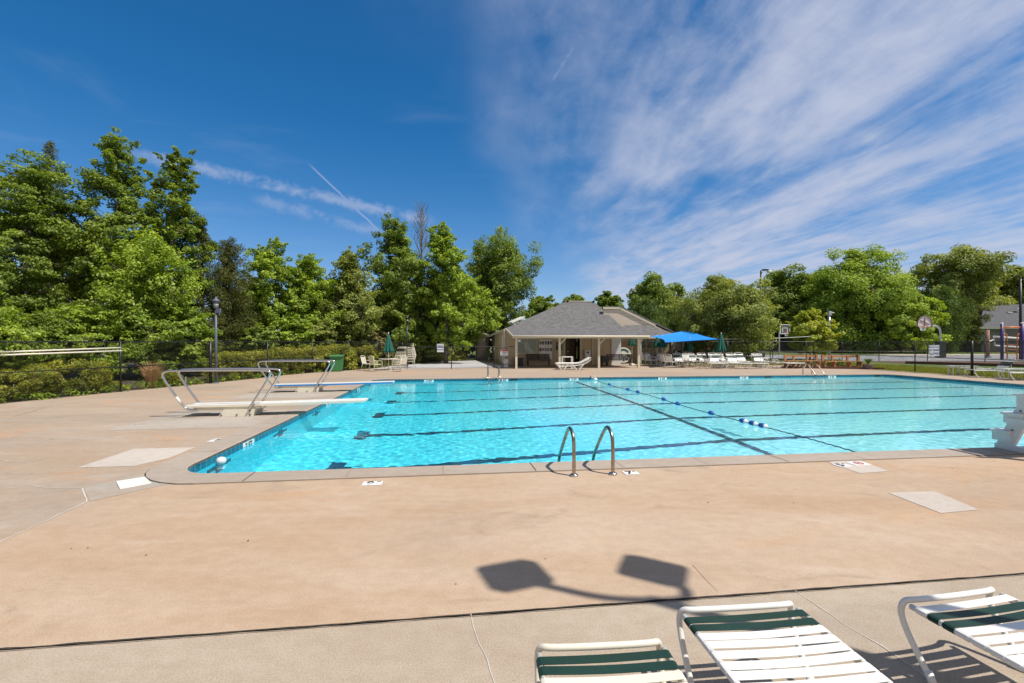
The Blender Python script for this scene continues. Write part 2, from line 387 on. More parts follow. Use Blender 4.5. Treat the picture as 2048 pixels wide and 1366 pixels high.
# near slab up to the coping (notched corner follows the coping)
oa0, oa1, ob0, ob1 = A0-CW, A1+CW, B0-CW, B1+CW
nc = len(outer)//4
c_bl, c_br, c_tr, c_tl = outer[:nc], outer[nc:2*nc], outer[2*nc:3*nc], outer[3*nc:]
AL = -4.08
rr = .55+CW
near_arc = [p for p in c_bl if p[0] > AL]
quadsheet('pool_deck', M_peach, [[(AL, BJ+GR), (60, BJ+GR), (60, ob0), ]+[(oa1-rr, ob0)]+[(c_bl[-1][0], ob0)]+near_arc[::-1]+[(AL, near_arc[0][1])]])
left_arc = [p for p in c_bl if p[0] <= AL]+[near_arc[0]]
far_l = [(F(0, 0)).x for _ in (0,)]
def inv(X, Y): return (X*CU+Y*SU, -X*SU+Y*CU)
dl = [inv(*p) for p in DL]
quadsheet('pool_deck', M_tan, [
    [(-30, -12), (AL, -12), (AL, near_arc[0][1])]+left_arc[::-1][1:]+[(oa0, B0+.6), (oa0, 12), dl[0], (-30, 8)],
    [(oa0, 12), (oa0, ob1-rr)]+c_tl[::-1]+[(c_tl[0][0], ob1)]+[(-1.5, ob1), (-1.5, 34), dl[8]]+dl[7::-1],
    [(-1.5, ob1), (14, ob1), (14, 46), (-1.5, 44)],
    [(14, ob1), (26.8, ob1), (26.8, 31.2), (21, 33), (14, 34.6)],
    [(oa1, ob0+rr), (26.8, ob0+rr), (26.8, ob1-rr), (oa1, ob1-rr)],
    [(26.8, ob1-rr), (26.8, ob1)]+c_tr[::-1],
    [(26.8, ob0), (26.8, ob0+rr)]+c_br[::-1],
])
quadsheet('pool_deck', M_speck, [[(AL, -12), (60, -12), (60, BJ-GR), (AL, BJ-GR)]])
quadsheet('walkway', M_grayc, [[inv(-9.4, 29.9), inv(-7.9, 35.6), inv(-5.6, 42), inv(-3.4, 43.4), inv(-.1, 31.8), inv(-4.5, 30.6)]], .004)
M_seal0 = mat('joint_grit', (.30, .24, .18), .9, var=.3)
# grooves, cracks, joints, patches
random.seed(4)
def groove(name, P, wd, m, z=.004, jit=0.):
    pts = []
    for p, q in zip(P, P[1:]):
        d = math.dist(p, q); n = max(2, int(d/.12)) if jit else 1
        for k in range(n): pts.append((p[0]+(q[0]-p[0])*k/n+random.uniform(-jit, jit), p[1]+(q[1]-p[1])*k/n+random.uniform(-jit, jit)))
    pts.append(P[-1]); mb = MB()
    L, Rr = [], []
    for i, p in enumerate(pts):
        a, b = pts[max(0, i-1)], pts[min(len(pts)-1, i+1)]; d = Vector((b[0]-a[0], b[1]-a[1])).normalized()
        w_ = wd*(1+(random.uniform(-.45, .45) if jit else 0))/2
        L.append((p[0]-d.y*w_, p[1]+d.x*w_)); Rr.append((p[0]+d.y*w_, p[1]-d.x*w_))
    for i in range(len(pts)-1): mb.poly([F(*L[i], z), F(*Rr[i], z), F(*Rr[i+1], z), F(*L[i+1], z)])
    return struct(name, mb, m)
groove('expansion_joint', [(AL, BJ), (30, BJ)], .08, M_dark, -.01)
groove('expansion_joint', [(AL, BJ+.009), (2, BJ+.012), (8, BJ+.009)], .014, M_dark, .003, .004)
groove('expansion_joint', [(-3, BJ-.012), (7, BJ-.012)], .006, M_seal0, .004, .003)
M_seal = mat('joint_sealant', (.55, .50, .44), .8, var=.2, vs=12)
def pix(*P): return [inv(*G(*p)[:2]) for p in P]
groove('crack', pix((-40, 1103), (0, 1085), (175, 1003), (165, 977)), .012, M_seal, .004, .006)
groove('crack', pix((-30, 969), (10, 971), (60, 970), (90, 976), (130, 977), (165, 977)), .009, M_seal, .004, .008)
groove('crack', pix((-20, 912), (0, 906), (40, 894), (90, 880), (130, 870), (180, 864), (228, 862)), .009, M_seal, .004, .008)
groove('crack', pix((0, 920), (30, 923), (60, 926)), .012, M_seal, .004, .008)
groove('crack', pix((942, 1228), (946, 1252), (960, 1290), (975, 1322), (988, 1366), (1000, 1420)), .006, M_seal, .004, .004)
groove('crack', pix((1590, 1182), (1640, 1215), (1690, 1250), (1760, 1290), (1840, 1345), (1900, 1400)), .006, M_seal, .004, .004)
M_thin = mat('hairline', (.22, .16, .11), .9)
groove('crack', pix((1385, 1130), (1410, 1158), (1437, 1185)), .003, M_thin, .004, .002)
groove('crack', pix((30, 833), (90, 815), (170, 803), (250, 794)), .012, M_thin, .004, .01)
for i in range(int((A1-A0)/1.27)):
    a = A0+1.1+i*1.27
    groove('coping_joint', [(a, B0-.02), (a+.02, ob0+.01)], .006 if i % 3 else .011, M_thin if i % 3 else M_dark, .0165)
    groove('coping_joint', [(a, B1+.02), (a, ob1-.01)], .012, M_thin, .0165)
for i in range(11):
    b = B0+1.3+i*1.27
    groove('coping_joint', [(A0-.02, b), (oa0+.01, b)], .008, M_thin, .0165); groove('coping_joint', [(A1+.02, b), (oa1-.01, b)], .008, M_thin, .0165)
groove('coping_edge', [(c_bl[-1][0], ob0-.006), (A1-.5, ob0-.006)], .012, M_thin, .004, .003)
groove('coping_edge', [(p[0]-.004, p[1]-.004) for p in c_bl], .02, M_dark, .004)
def patch(name, P, m, z=.004): 
    mb = MB(); mb.poly([F(*p, z) for p in P]); return struct(name, mb, m)
patch('concrete_patch', [(-7.0, 10.15), (-7.0, 12.6), (oa0-.02, 12.6), (oa0-.02, 10.15)], M_patch, .003)
patch('concrete_patch', [(-7.0, 15.2), (-7.0, 17.8), (oa0-.02, 17.8), (oa0-.02, 15.2)], M_patch, .003)
patch('concrete_patch', [(-5.35, 7.2), (-5.35, 8.35), (oa0-.1, 8.35), (oa0-.1, 7.6), (-4.6, 7.2)], M_patchw, .003)
patch('concrete_patch', pix((167, 976), (180, 1003), (338, 968), (318, 955), (300, 946)), M_patch, .003)
patch('concrete_patch', pix((1776, 986), (1870, 983), (1958, 1020), (1882, 1027)), M_patchw)
patch('concrete_patch', pix((1655, 924), (1717, 920), (1778, 943), (1720, 947)), M_patchw)

# basin
def tilemat(name, kind):
    m = bpy.data.materials.new(name); m.use_nodes = True; N = NT(m.node_tree); b = m.node_tree.nodes['Principled BSDF']
    g = N.add('ShaderNodeNewGeometry', out=None).outputs['Position']
    if kind == 'plaster':
        c = N.mix(N.ramp(N.noise(g, .5, 4), .35, .7), (.40, .85, .89, 1), (.46, .89, .92, 1))
        x = N.dot(g, (CU, SU, 0))
        c = N.mix(N.ramp(x, -2, 9), (.09, .79, .90, 1), c)
        b.inputs['Roughness'].default_value = .8
    else:
        gr = N.mapv(g, (1, 1, 1), rot=(0, 0, -TH))
        fx = N.m('FRACT', N.m('MULTIPLY', N.m('ADD', N.dot(gr, (1, 0, 0)), N.dot(gr, (0, 1, 0))), 6.4))
        gl = N.ramp(N.m('ABSOLUTE', N.m('SUBTRACT', fx, .5)), .455, .475)
        c = N.mix(N.ramp(N.noise(g, 1.3, 4), .35, .65), (.004, .085, .15, 1), (.008, .13, .20, 1))
        c = N.mix(gl, c, (.12, .30, .38, 1)); b.inputs['Roughness'].default_value = .2
    N.put(b.inputs['Base Color'], c); return m
M_plaster = tilemat('pool_plaster', 'plaster'); M_tile = tilemat('waterline_tile', 'tile')
def depth(a):
    ks = [(A0, 2.1), (-1.2, 2.1), (6.0, 1.12), (A1, .72)]
    for (x0, d0), (x1, d1) in zip(ks, ks[1:]):
        if a <= x1+1e-6: return -.12-(d0+(d1-d0)*(a-x0)/(x1-x0))
    return -.8
bs = MB(); AS = [A0, -1.2, 6.0, A1]
for x0, x1 in zip(AS, AS[1:]):
    bs.poly([F(x0, B0, depth(x0)), F(x1, B0, depth(x1)), F(x1, B1, depth(x1)), F(x0, B1, depth(x0))])
TB = -.22
P = inner
for i in range(len(P)):
    j = (i+1) % len(P)
    if math.dist(P[i], P[j]) < 1e-5: continue
    nseg = [P[i], P[j]]
    if abs(P[i][1]-P[j][1]) < 1e-4 and abs(P[i][0]-P[j][0]) > 5:
        xs = sorted([P[i][0], P[j][0], -1.2, 6.0], reverse=P[i][0] > P[j][0]); nseg = [(x, P[i][1]) for x in xs]
    for p, q in zip(nseg, nseg[1:]):
        bs.poly([F(*p, TB), F(*q, TB), F(*q, depth(q[0])-.0), F(*p, depth(p[0])-.0)])
basin = struct('pool_basin', bs, M_plaster)
tb = MB()
for i in range(len(P)):
    j = (i+1) % len(P)
    if math.dist(P[i], P[j]) > 1e-5: tb.poly([F(*P[i], -.035), F(*P[j], -.035), F(*P[j], TB), F(*P[i], TB)])
tband = struct('waterline_tiles', tb, M_tile)
RCV = [basin, tband]
M_line = mat('lane_tile', (.012, .07, .13), .5, var=.1)
for k in range(1, 6):
    b = B0+(B1-B0)/6*k; mb = MB()
    xs = [-2.25, -1.2, 6.0, A1-1.5]
    for x0, x1 in zip(xs, xs[1:]):
        mb.poly([F(x0, b-.10, depth(x0)+.006), F(x1, b-.10, depth(x1)+.006), F(x1, b+.10, depth(x1)+.006), F(x0, b+.10, depth(x0)+.006)])
    mb.poly([F(-2.5, b-.42, depth(-2)+.008), F(-2.2, b-.42, depth(-2)+.008), F(-2.2, b+.42, depth(-2)+.008), F(-2.5, b+.42, depth(-2)+.008)])
    RCV.append(struct('lane_line', mb, M_line))
mb = MB(); mb.poly([F(5.94, B0, depth(6)+.012), F(6.11, B0, depth(6)+.012), F(6.11, B1, depth(6)+.012), F(5.94, B1, depth(6)+.012)])
RCV.append(struct('break_line', mb, M_line))
for k in range(6):
    b = B0+(B1-B0)/6*(k+.5); mb = MB(); x = A0+.006
    for (w_, z0, z1) in ((.38, -.64, -.44), (.12, -.92, -.24)): mb.poly([F(x, b-w_, z0), F(x, b+w_, z0), F(x, b+w_, z1), F(x, b-w_, z1)]); x += .002
    RCV.append(struct('wall_target', mb, M_line))
M_drain = mat('drain_grate', (.02, .16, .18), .6, var=.3, vs=30)
for (a, b) in ((-.35, 11.2), (-.35, 14.0)):
    mb = MB(); mb.box(F(a, b, depth(-2)+.02), (.9, .5, .03), TH)
    for i in range(7): mb.box(F(a-.38+i*.126, b, depth(-2)+.045), (.05, .46, .02), TH)
    o = mb.build('floor_drain', M_drain); tag(o, 'green drain grate on the deep pool floor '+('nearer the ladder' if b < 12 else 'farther from the ladder'), 'drain', 'pool floor drains'); RCV.append(o)

# water: real waves, refracting, with coloured volume
na, nb = 900, 520
Av = np.linspace(A0+.001, A1-.001, na); Bv = np.linspace(B0+.001, B1-.001, nb)
AA, BB = np.meshgrid(Av, Bv, indexing='ij'); rng = np.random.default_rng(3); Zw = np.zeros_like(AA)
for i in range(56):
    L = float(np.exp(rng.uniform(math.log(.10), math.log(.42)))); t = rng.uniform(0, 2*math.pi); k = 2*math.pi/L
    wa = AA*math.cos(t)+BB*math.sin(t)+.05*np.sin(AA*.9+i)+.05*np.sin(BB*1.1+2*i)
    Zw += .0011*L**.9*np.sin(k*wa+rng.uniform(0, 6.28))
# ring ripples at the corner by the wall
rad = np.hypot(AA-(A0+1.2), BB-(B0+1.0)); Zw += .0016*np.sin(rad*30)*np.exp(-rad*1.2)
Zw *= .42
Xw = AA*CU-BB*SU; Yw = AA*SU+BB*CU
me = bpy.data.meshes.new('water'); nv = na*nb; me.vertices.add(nv)
me.vertices.foreach_set('co', np.stack([Xw, Yw, Zw+WZ], -1).astype(np.float32).ravel())
idx = np.arange(nv).reshape(na, nb); Fq = np.stack([idx[:-1, :-1], idx[1:, :-1], idx[1:, 1:], idx[:-1, 1:]], -1).reshape(-1, 4)
nf = len(Fq); me.loops.add(nf*4); me.loops.foreach_set('vertex_index', Fq.ravel().astype(np.int32))
me.polygons.add(nf); me.polygons.foreach_set('loop_start', np.arange(0, nf*4, 4, dtype=np.int32)); me.polygons.foreach_set('loop_total', np.full(nf, 4, np.int32))
me.polygons.foreach_set('use_smooth', np.ones(nf, bool)); me.update(calc_edges=True)
wm = bpy.data.materials.new('pool_water'); wm.use_nodes = True; N = NT(wm.node_tree); N.n.clear()
N.l.new(N.add('ShaderNodeBsdfGlass', {'IOR': 1.33, 'Roughness': 0., 'Color': (.93, .985, 1, 1)}), N.add('ShaderNodeOutputMaterial', out=None).inputs[0])
me.materials.append(wm)
water = bpy.data.objects.new('water', me); COL.objects.link(water); water['kind'] = 'structure'
water.cycles.is_caustics_caster = True
for o in RCV: o.cycles.is_caustics_receiver = True
sc.cycles.max_bounces = 10; sc.cycles.transmission_bounces = 8; sc.cycles.transparent_max_bounces = 8
sc.cycles.diffuse_bounces = 4; sc.cycles.sample_clamp_indirect = 6
# ============================================================ POOL FITTINGS
def ladder(name, label, a, b, flip, gap=.54):
    t = thing(name, label, 'pool ladder', F(a, b), TH+(math.pi if flip else 0), 'pool ladders')
    for x in (0, gap):
        c = curve([(x, 0, 0), (x, 0, .42), (x, .05, .55), (x, .22, .62), (x, .38, .52), (x, .80, .12), (x, .90, -.02), (x, .92, -.25), (x, .92, -1.25)], 3)
        rl = MB().tube(c, .024, 12).build('rail', M_bronze, t, True)
        MB().lathe([(.058, 0), (.06, .014), (.048, .026), (.03, .032)], (x, 0, .002), 20).build('base_plate', M_steel, rl, True)
    for z in (-.42, -.72, -1.02):
        MB().box((gap/2, .88, z), (gap, .09, .03)).build('step', M_white, t)
    return t
ladder('pool_ladder', 'bronze stained grab rails of the ladder on the near pool edge', 1.576, 5.94, False)
ladder('pool_ladder', 'pool ladder rails across the water, in front of the kiddie pool fence', 2.15, 22.78, True)
ladder('pool_ladder', 'pool ladder rails across the water, in front of the orange wooden benches', 19.45, 22.78, True)

# rope with floats
rp = thing('float_rope', 'dark rope of blue and white floats stretched across the pool water', 'float rope', F(6.8, B0+.02, -.10), TH)
M_buoyb = mat('buoy_blue', (.02, .10, .36), .5); M_buoyw = mat('buoy_white', (.75, .78, .8), .4); M_rope = mat('rope', (.03, .05, .07), .8)
LR = B1-B0-.04
rx = lambda y: .07*math.sin(y*.9)-.10*math.sin(math.pi*y/LR)
MB().tube([(rx(LR*i/160), LR*i/160, (.012 if i % 2 else .0)) for i in range(161)], .011, 6).build('rope', M_rope, rp, True)
def ysurf(px, py):
    p = G(px, py, WZ); return inv(p.x, p.y)[1]-B0-.02
for px, py in ((1215, 771), (1252, 781), (1270, 786), (1331, 801), (1360, 810), (1432, 829), (1497, 845), (1512, 850), (1529, 855)):
    y = ysurf(px, py); x = rx(y)
    pr = [(.02, -.10), (.045, -.08), (.062, -.04), (.062, .04), (.045, .08), (.02, .10)]
    def lie(mb, pr, x, y):
        vs = []; n = 16
        for r, h in pr:
            for k in range(n): vs.append((x+r*math.cos(2*math.pi*k/n), y+h, .02+r*math.sin(2*math.pi*k/n)))
        fs = [(i*n+k, i*n+(k+1) % n, (i+1)*n+(k+1) % n, (i+1)*n+k) for i in range(len(pr)-1) for k in range(n)]+[tuple(range(n)), tuple(range((len(pr)-1)*n, len(pr)*n))]
        return mb.add(vs, fs)
    lie(MB(), pr, x, y).build('float', M_buoyb, rp, True)
    if px > 1490: lie(MB(), [(.02, -.14), (.055, -.12), (.06, -.105), (.02, -.095)], x, y).build('spacer_float', M_buoyw, rp, True)
lie(MB(), [(.02, -.13), (.09, -.08), (.10, 0), (.09, .08), (.02, .13)], rx(LR-.5), LR-.5).build('float', M_buoyw, rp, True)
MB().tube([(-.02, LR+.1, .16), (-.02, LR-.05, .08), (-.01, LR-.2, .03)], .02, 8).build('rope_hook', M_steel, rp, True)

# floating white thing by the wall
t = thing('pool_float', 'round white floater bobbing by the left pool wall near the corner', 'floater', F(A0+.16, 7.68, -.09), TH)
t.scale = (.55, .55, .55)
MB().lathe([(.05, -.1), (.10, -.06), (.13, 0), (.125, .06), (.09, .11), (.03, .13)], n=20).build('dome', M_white, t, True)
MB().lathe([(.06, -.2), (.06, -.08)], n=14).build('basket', M_white, t)

# skimmer lid
o = MB().box((0, 0, 0), (.62, .36, .012)).build('skimmer_lid', M_strap); o.location = G(266, 968, .011); o.rotation_euler = (0, 0, R(52))
me = o.data
P4 = [G(232, 965), G(290, 956), G(303, 968), G(240, 980)]
o.location = (0, 0, 0); o.rotation_euler = (0, 0, 0)
bpy.data.objects.remove(o)
o = MB().slab([(p.x, p.y, .006) for p in P4], (0, 0, .012)).build('deck_hatch', M_strap); tag(o, 'white rectangular skimmer lid set in the deck at the pool corner', 'lid')

# depth markers in the deck
M_tilew = mat('white_tile', (.78, .77, .74), .3); M_ink = mat('black_ink', (.01, .01, .012), .5); M_red = mat('red_ink', (.5, .05, .04), .5)
def deckmark(a, b, txt, rz, label, wd=.22, ft=True, ht=.15):
    t = thing('depth_marker', label, 'depth marker', F(a, b, .004), TH+rz, 'depth markers in the deck')
    MB().box((0, 0, .002), (wd, ht, .006)).build('tile', M_tilew, t)
    text(txt, ht*1.2, M_ink, t, (-wd*.12, -.004, .007), (0, 0, 0))
    if ft: text('FT', ht*.3, M_ink, t, (wd*.32, ht*.28, .007), (0, 0, 0))
deckmark(-1.04, 5.93, '9', 0, 'white deck tile reading 9 FT by the near coping', .24)
deckmark(2.38, 5.97, '7', 0, 'white deck tile reading 7 FT beside the near ladder', .2)
pp = inv(*G(430, 881)[:2]); deckmark(pp[0], pp[1], '9', R(-90), 'white deck tile left of the diving end coping', .26)
pp = inv(*G(1686, 931)[:2]); deckmark(pp[0]-.02, pp[1], '5', 0, 'white deck tile reading 5 FT in the pale patch by the near coping', .2)
t = thing('no_diving_marker', 'white no diving symbol tile in the pale patch beside the 5 FT tile', 'no diving tile', F(pp[0]+.3, pp[1]+.05, .005), TH)
MB().box((0, 0, .002), (.26, .17, .006)).build('tile', M_tilew, t)
cmb = MB(); cmb.tube([(.06*math.cos(k*math.pi/10), .06*math.sin(k*math.pi/10), .006) for k in range(21)], .006, 4); cmb.bar((-.045, .045, .006), (.045, -.045, .006), .01, .004)
cmb.build('prohibition_ring', M_red, t)
MB().box((0, .005, .0065), (.07, .012, .003), .4).build('diver_symbol', M_ink, t)
# depth markers on the walls
def wallmark(a, b, txt, left, label):
    if left: loc, rz = F(A0+.004, b, -.125), TH+R(90)
    else: loc, rz = F(a, B1-.004, -.125), TH
    t = thing('wall_depth_marker', label, 'depth marker', loc, rz, 'depth markers on the pool wall')
    MB().box((0, 0, 0), (.46, .006, .15)).build('tile', M_tilew, t)
    text(txt, .15, M_ink, t, (0, -.005, 0), (R(90), 0, 0))
def bL(px):
    r = (px-1024)/FPX; return (A0*CU-r*A0*SU)/(SU+r*CU)
def aF(px):
    r = (px-1024)/FPX; return (B1*SU+r*B1*CU)/(CU-r*SU)
for px, tx, l in ((497, '9 FT', 'black 9 FT marker tile on the left pool wall nearest the corner'), (657, '8 FT', 'depth marker tile on the left pool wall under the nearer diving board'), (717, '8 FT', 'depth marker tile on the left pool wall between the diving boards')):
    wallmark(0, bL(px), tx, True, l)
for px, tx, l in ((858, '9 FT', 'leftmost depth marker tile on the far pool wall'), (1007, '8 FT', 'far wall depth marker right beside the distant ladder'), (1148, '7 FT', 'far wall depth marker left of the float rope end'),
                  (1325, '5 FT', 'far wall depth marker below the round white tables'), (1488, '4 FT', 'far wall depth marker below the lounger row'), (1664, '3 FT', 'far wall depth marker right of the ladder by the orange benches')):
    wallmark(aF(px), 0, tx, False, l)
M_skim = mat('skimmer_dark', (.004, .006, .008), .5)
for i, px in enumerate((1027, 1536, 1778)):
    o = MB().box((0, 0, 0), (.36, .02, .13)).build('skimmer_mouth', M_skim); o.location = F(min(aF(px), A1-.6), B1-.012, -.12); o.rotation_euler = (0, 0, TH)
    tag(o, ['dark skimmer slot in the far wall right of the distant ladder', 'dark skimmer slot in the far wall below the lounger row', 'dark skimmer slot at the far right pool corner'][i], 'skimmer', 'skimmer slots')

# ============================================================ DIVING BOARDS
def diving_board(b, label, sidem):
    t = thing('diving_board', label, 'diving board', F(0, b, 0), TH, 'diving boards')
    x0, x1 = -6.37, -2.24
    mb = MB(); prof = []
    for i in range(15):
        f = i/14; x = x0+(x1-x0)*f; z = .275+.045*f+.02*f*f; th = .045+.015*math.sin(f*math.pi)
        prof.append((x, z, th))
    for s, (dz, nm, mm) in enumerate(((0, 'board', M_strap),)):
        n = len(prof); vs = []
        for x, z, th in prof: vs += [(x, -.25, z-th), (x, .25, z-th), (x, .25, z), (x, -.25, z)]
        fs = [(4*i+k, 4*i+(k+1) % 4, 4*i+4+(k+1) % 4, 4*i+4+k) for i in range(n-1) for k in range(4)]+[(3, 2, 1, 0), (4*n-4, 4*n-3, 4*n-2, 4*n-1)]
        bd = mb.add(vs, fs).build(nm, mm, t)
    sd_ = MB()
    for y in (-.254, .254): 
        vs = []
        for x, z, th in prof: vs += [(x, y-.003, z-th-.002), (x, y+.003, z-th-.002), (x, y+.003, z-.004), (x, y-.003, z-.004)]
        sd_.add(vs, [(4*i+k, 4*i+(k+1) % 4, 4*i+4+(k+1) % 4, 4*i+4+k) for i in range(len(prof)-1) for k in range(4)])
    sd_.build('side_edge', sidem, bd)
    fr = MB()
    for y in (-.2, .2): fr.bar((-6.2, y, .195), (-4.75, y, .195), .05, .07)
    for x in (-6.15, -5.5, -4.85): fr.bar((x, -.24, .2), (x, .24, .2), .05, .05)
    fr.build('mounting_frame', M_trim, t)
    fr = MB(); fr.bar((-4.72, -.27, .225), (-4.72, .27, .225), .08, .07); fr.tube([(-4.62, -.27, .215), (-4.62, .27, .215)], .028, 10)
    fr.build('fulcrum', M_steel, t)
    pd = MB(); pd.slab([(-5.62, -.28, .005), (-4.84, -.28, .005), (-4.80, -.28, .165), (-5.50, -.28, .165)], (0, .56, 0)); pd.build('pedestal', M_cream, t)
    for x, z in ((-5.55, .03), (-5.2, .03), (-4.9, .03), (-4.9, .12), (-6.2, .17)): MB().cyl((x, -.295, z), .018, .025, 8).build('bolt', M_dark, t)
    for y in (-.32, .32):
        c = curve([(-6.05, y, .175), (-6.25, y, .18), (-6.36, y, .25), (-6.84, y, .98), (-6.80, y, 1.09), (-6.60, y, 1.115), (-4.66, y, 1.115), (-4.44, y, 1.09), (-4.42, y, .98), (-4.93, y, .16)], 3)
        rl = MB().tube(c, .026, 10).build('handrail', M_steel, t, True)
        if y < 0 and sidem is M_cream: MB().tube([(-6.42, y, .34), (-6.52, y, .49)], .031, 10).build('tape_wrap', M_strap, rl, True)
    return t
diving_board(11.93, 'nearer diving board, all white, with steel handrails and tape on one rail', M_cream)
M_blueedge = mat('blue_edge', (.03, .22, .55), .4)
diving_board(17.15, 'farther diving board with a blue side edge and steel handrails', M_blueedge)

# ============================================================ LOUNGERS
def lounger(label, loc, rz, back=0., mats=(M_strap, M_gstrap), group='strap loungers on the far deck', hi=False, fullgreen=0, H=.36, fst=0, hw=.31):
    t = thing('strap_lounger', label, 'sun lounger', loc, rz, group)
    L, hinge, r = 1.92, 1.16, (.0155 if hi else .018); ns = 12 if hi else 6
    ca, sa = math.cos(back), math.sin(back)
    def P(x, y, dz=0.):
        return (x, y, H+dz) if x <= hinge else (hinge+(x-hinge)*ca-dz*sa, y, H+(x-hinge)*sa+dz*ca)
    # strap patches: index from the foot
    fr = MB()
    for s in (-1, 1): fr.tube([P(.0, s*hw), P(.6, s*hw), P(hinge, s*hw)], r, ns)
    fr.tube(curve([P(hinge, -hw), P(L-.1, -hw), P(L, -hw+.03), P(L, hw-.03), P(L-.1, hw), P(hinge, hw)], 3 if hi else 3), r, ns)
    fr.tube([P(.62, -hw), P(.62, hw)], r*.8, ns)
    fr.build('frame', mats[0], t, True)
    leg = [(.13, -hw*.98, .0), (.10, -hw, .03), (-.055, -hw, H-.10), (-.05, -hw, H+.01), (.0, -hw+.06, H+.03), (0, hw-.06, H+.03), (-.05, hw, H+.01), (-.055, hw, H-.10), (.10, hw, .03), (.13, hw*.98, 0)]
    MB().tube(curve(leg, 3), r, ns).build('leg', mats[0], t, True)
    leg = [(1.02, -hw, H), (1.20, -hw+.01, .03), (1.22, -hw+.05, .016), (1.22, hw-.05, .016), (1.20, hw-.01, .03), (1.02, hw, H)]
    MB().tube(curve(leg, 2), r, ns).build('leg', mats[0], t, True)
    if hi:
        for s in (-1, 1): MB().tube([(.115, s*hw*.99, .0), (.085, s*hw, .07)], r+.004, ns).build('foot_sleeve', mats[0], t, True)
    if back > .05: MB().tube([P(1.6, -hw+.03, -.02), (1.5, -hw+.03, H-.02), (1.5, hw-.03, H-.02), P(1.6, hw-.03, -.02)], r*.7, ns).build('back_brace', mats[0], t, True)
    st, gs = MB(), MB(); pitch, wd = .0655, .0525
    n = int((L-.12)/pitch); rr_ = r+.0022
    for i in range(n):
        x = .055+i*pitch
        if x-wd/2 < hinge < x+wd/2+.01: continue
        green = (fst <= i < fst+2 and hi) or (n-5 <= i < n-1)
        if fullgreen and i >= n-3: green = True
        prof = [(-hw+rr_*math.sin(a), -rr_*math.cos(a)*-1) for a in ()]
        k = 7 if hi else 3
        pr = [(-hw+rr_*.6, -rr_*.8), (-hw-rr_*.5, -rr_*.86), (-hw-rr_, 0), (-hw-rr_*.7, rr_*.7), (-hw, rr_)]
        sag = .006+.002*((i*7) % 3)
        pr += [(-hw+2*hw*j/k, rr_-sag*math.sin(math.pi*j/k)) for j in range(1, k)]
        pr += [(-y, z) for y, z in pr[4::-1]]
        pr = pr if len(pr) else pr
        tgt = MB() if green else st; vs = []; m_ = len(pr); jx = .002*((i*13) % 5-2) if hi else 0
        for e in (-wd/2, wd/2):
            for j, (y, z) in enumerate(pr): vs.append(P(x+e+jx*(y/hw), y, z))
        for e in (-wd/2, wd/2):
            for j, (y, z) in enumerate(pr):
                yy = y+(.002 if y < -hw+.001 else (-.002 if y > hw-.001 else 0)); vs.append(P(x+e+jx*(y/hw), yy, z-.0018))
        fs = [(j, j+1, m_+j+1, m_+j) for j in range(m_-1)]+[(2*m_+j, 3*m_+j, 3*m_+j+1, 2*m_+j+1) for j in range(m_-1)]
        fs += [(j, 2*m_+j, 2*m_+j+1, j+1) for j in range(m_-1)]+[(m_+j, m_+j+1, 3*m_+j+1, 3*m_+j) for j in range(m_-1)]
        tgt.add(vs, fs)
        if green: tgt.build('green_strap', mats[1], t)
    st.build('straps', mats[0], t)
    return t
RL = TH-math.pi/2
def hl(px, py, side, H=.36):
    "foot-end corner seen at a pixel -> local origin"
    Y = (CAMZ-H-.03)*FPX/(py-683); X = (px-1024)/FPX*Y
    off = Vector((math.cos(RL+math.pi/2), math.sin(RL+math.pi/2)))*(-.31)
    return (X-off.x*(-1 if side < 0 else 1)*1., Y-off.y*(-1 if side < 0 else 1)*1., 0)
def nearl(px, py, label, mats, rz, fst, hw=.31):
    Y = (CAMZ-.39)*FPX/(py-683); X = (px-1024)/FPX*Y
    c = Vector((X, Y, 0))+Vector((math.cos(rz+math.pi/2), math.sin(rz+math.pi/2), 0))*hw   # given corner is the left one in view
    return lounger(label, c[:], rz, 0., mats, 'strap loungers in the foreground', True, fst=fst, hw=hw)
nearl(1368, 1222, 'bright white strap lounger with two green straps, middle of the three in the foreground', (M_strap, M_gstrap), R(-84.5), 0, .318)
nearl(1822, 1202, 'white strap lounger with a white strap before its green ones, right foreground', (M_strap, M_gstrap), R(-79.5), 1)
nearl(1078, 1298, 'low cream strap lounger with two green straps, left of the foreground three', (M_cream, M_gstrap), R(-86), 0, .294)

# ============================================================ FLOODLIGHT POLE (outside the frame; throws the shadow on the deck)
HB = 6.3; off = Vector((SUNV.x, SUNV.y, 0))/SUNV.z
t = thing('floodlight_pole', 'tall pole whose two box floodlights throw the shadow on the near deck', 'light pole', Vector((.98, 3.17, 0))+off*HB)
pb = t.location.copy()
MB().tube([(0, 0, 0), (0, 0, HB)], [.085, .055], 14).build('pole', M_black, t, True)
MB().box((0, 0, .02), (.35, .35, .04)).build('base_plate', M_black, t)
zt = Vector((0, 0, HB+.1)); lf = Vector((.16, 3.38, 0))+off*(HB+.1)-pb+zt; rt = Vector((1.33, 3.27, 0))+off*(HB+.1)-pb+zt
MB().tube(curve([lf+Vector((0, 0, .12)), lf+Vector((.08, -.02, 0)), (-.35, .02, HB-.02), (0, 0, HB-.02), (.25, .0, HB), rt+Vector((0, 0, .15))], 3), .042, 8).build('arm', M_black, t, True)
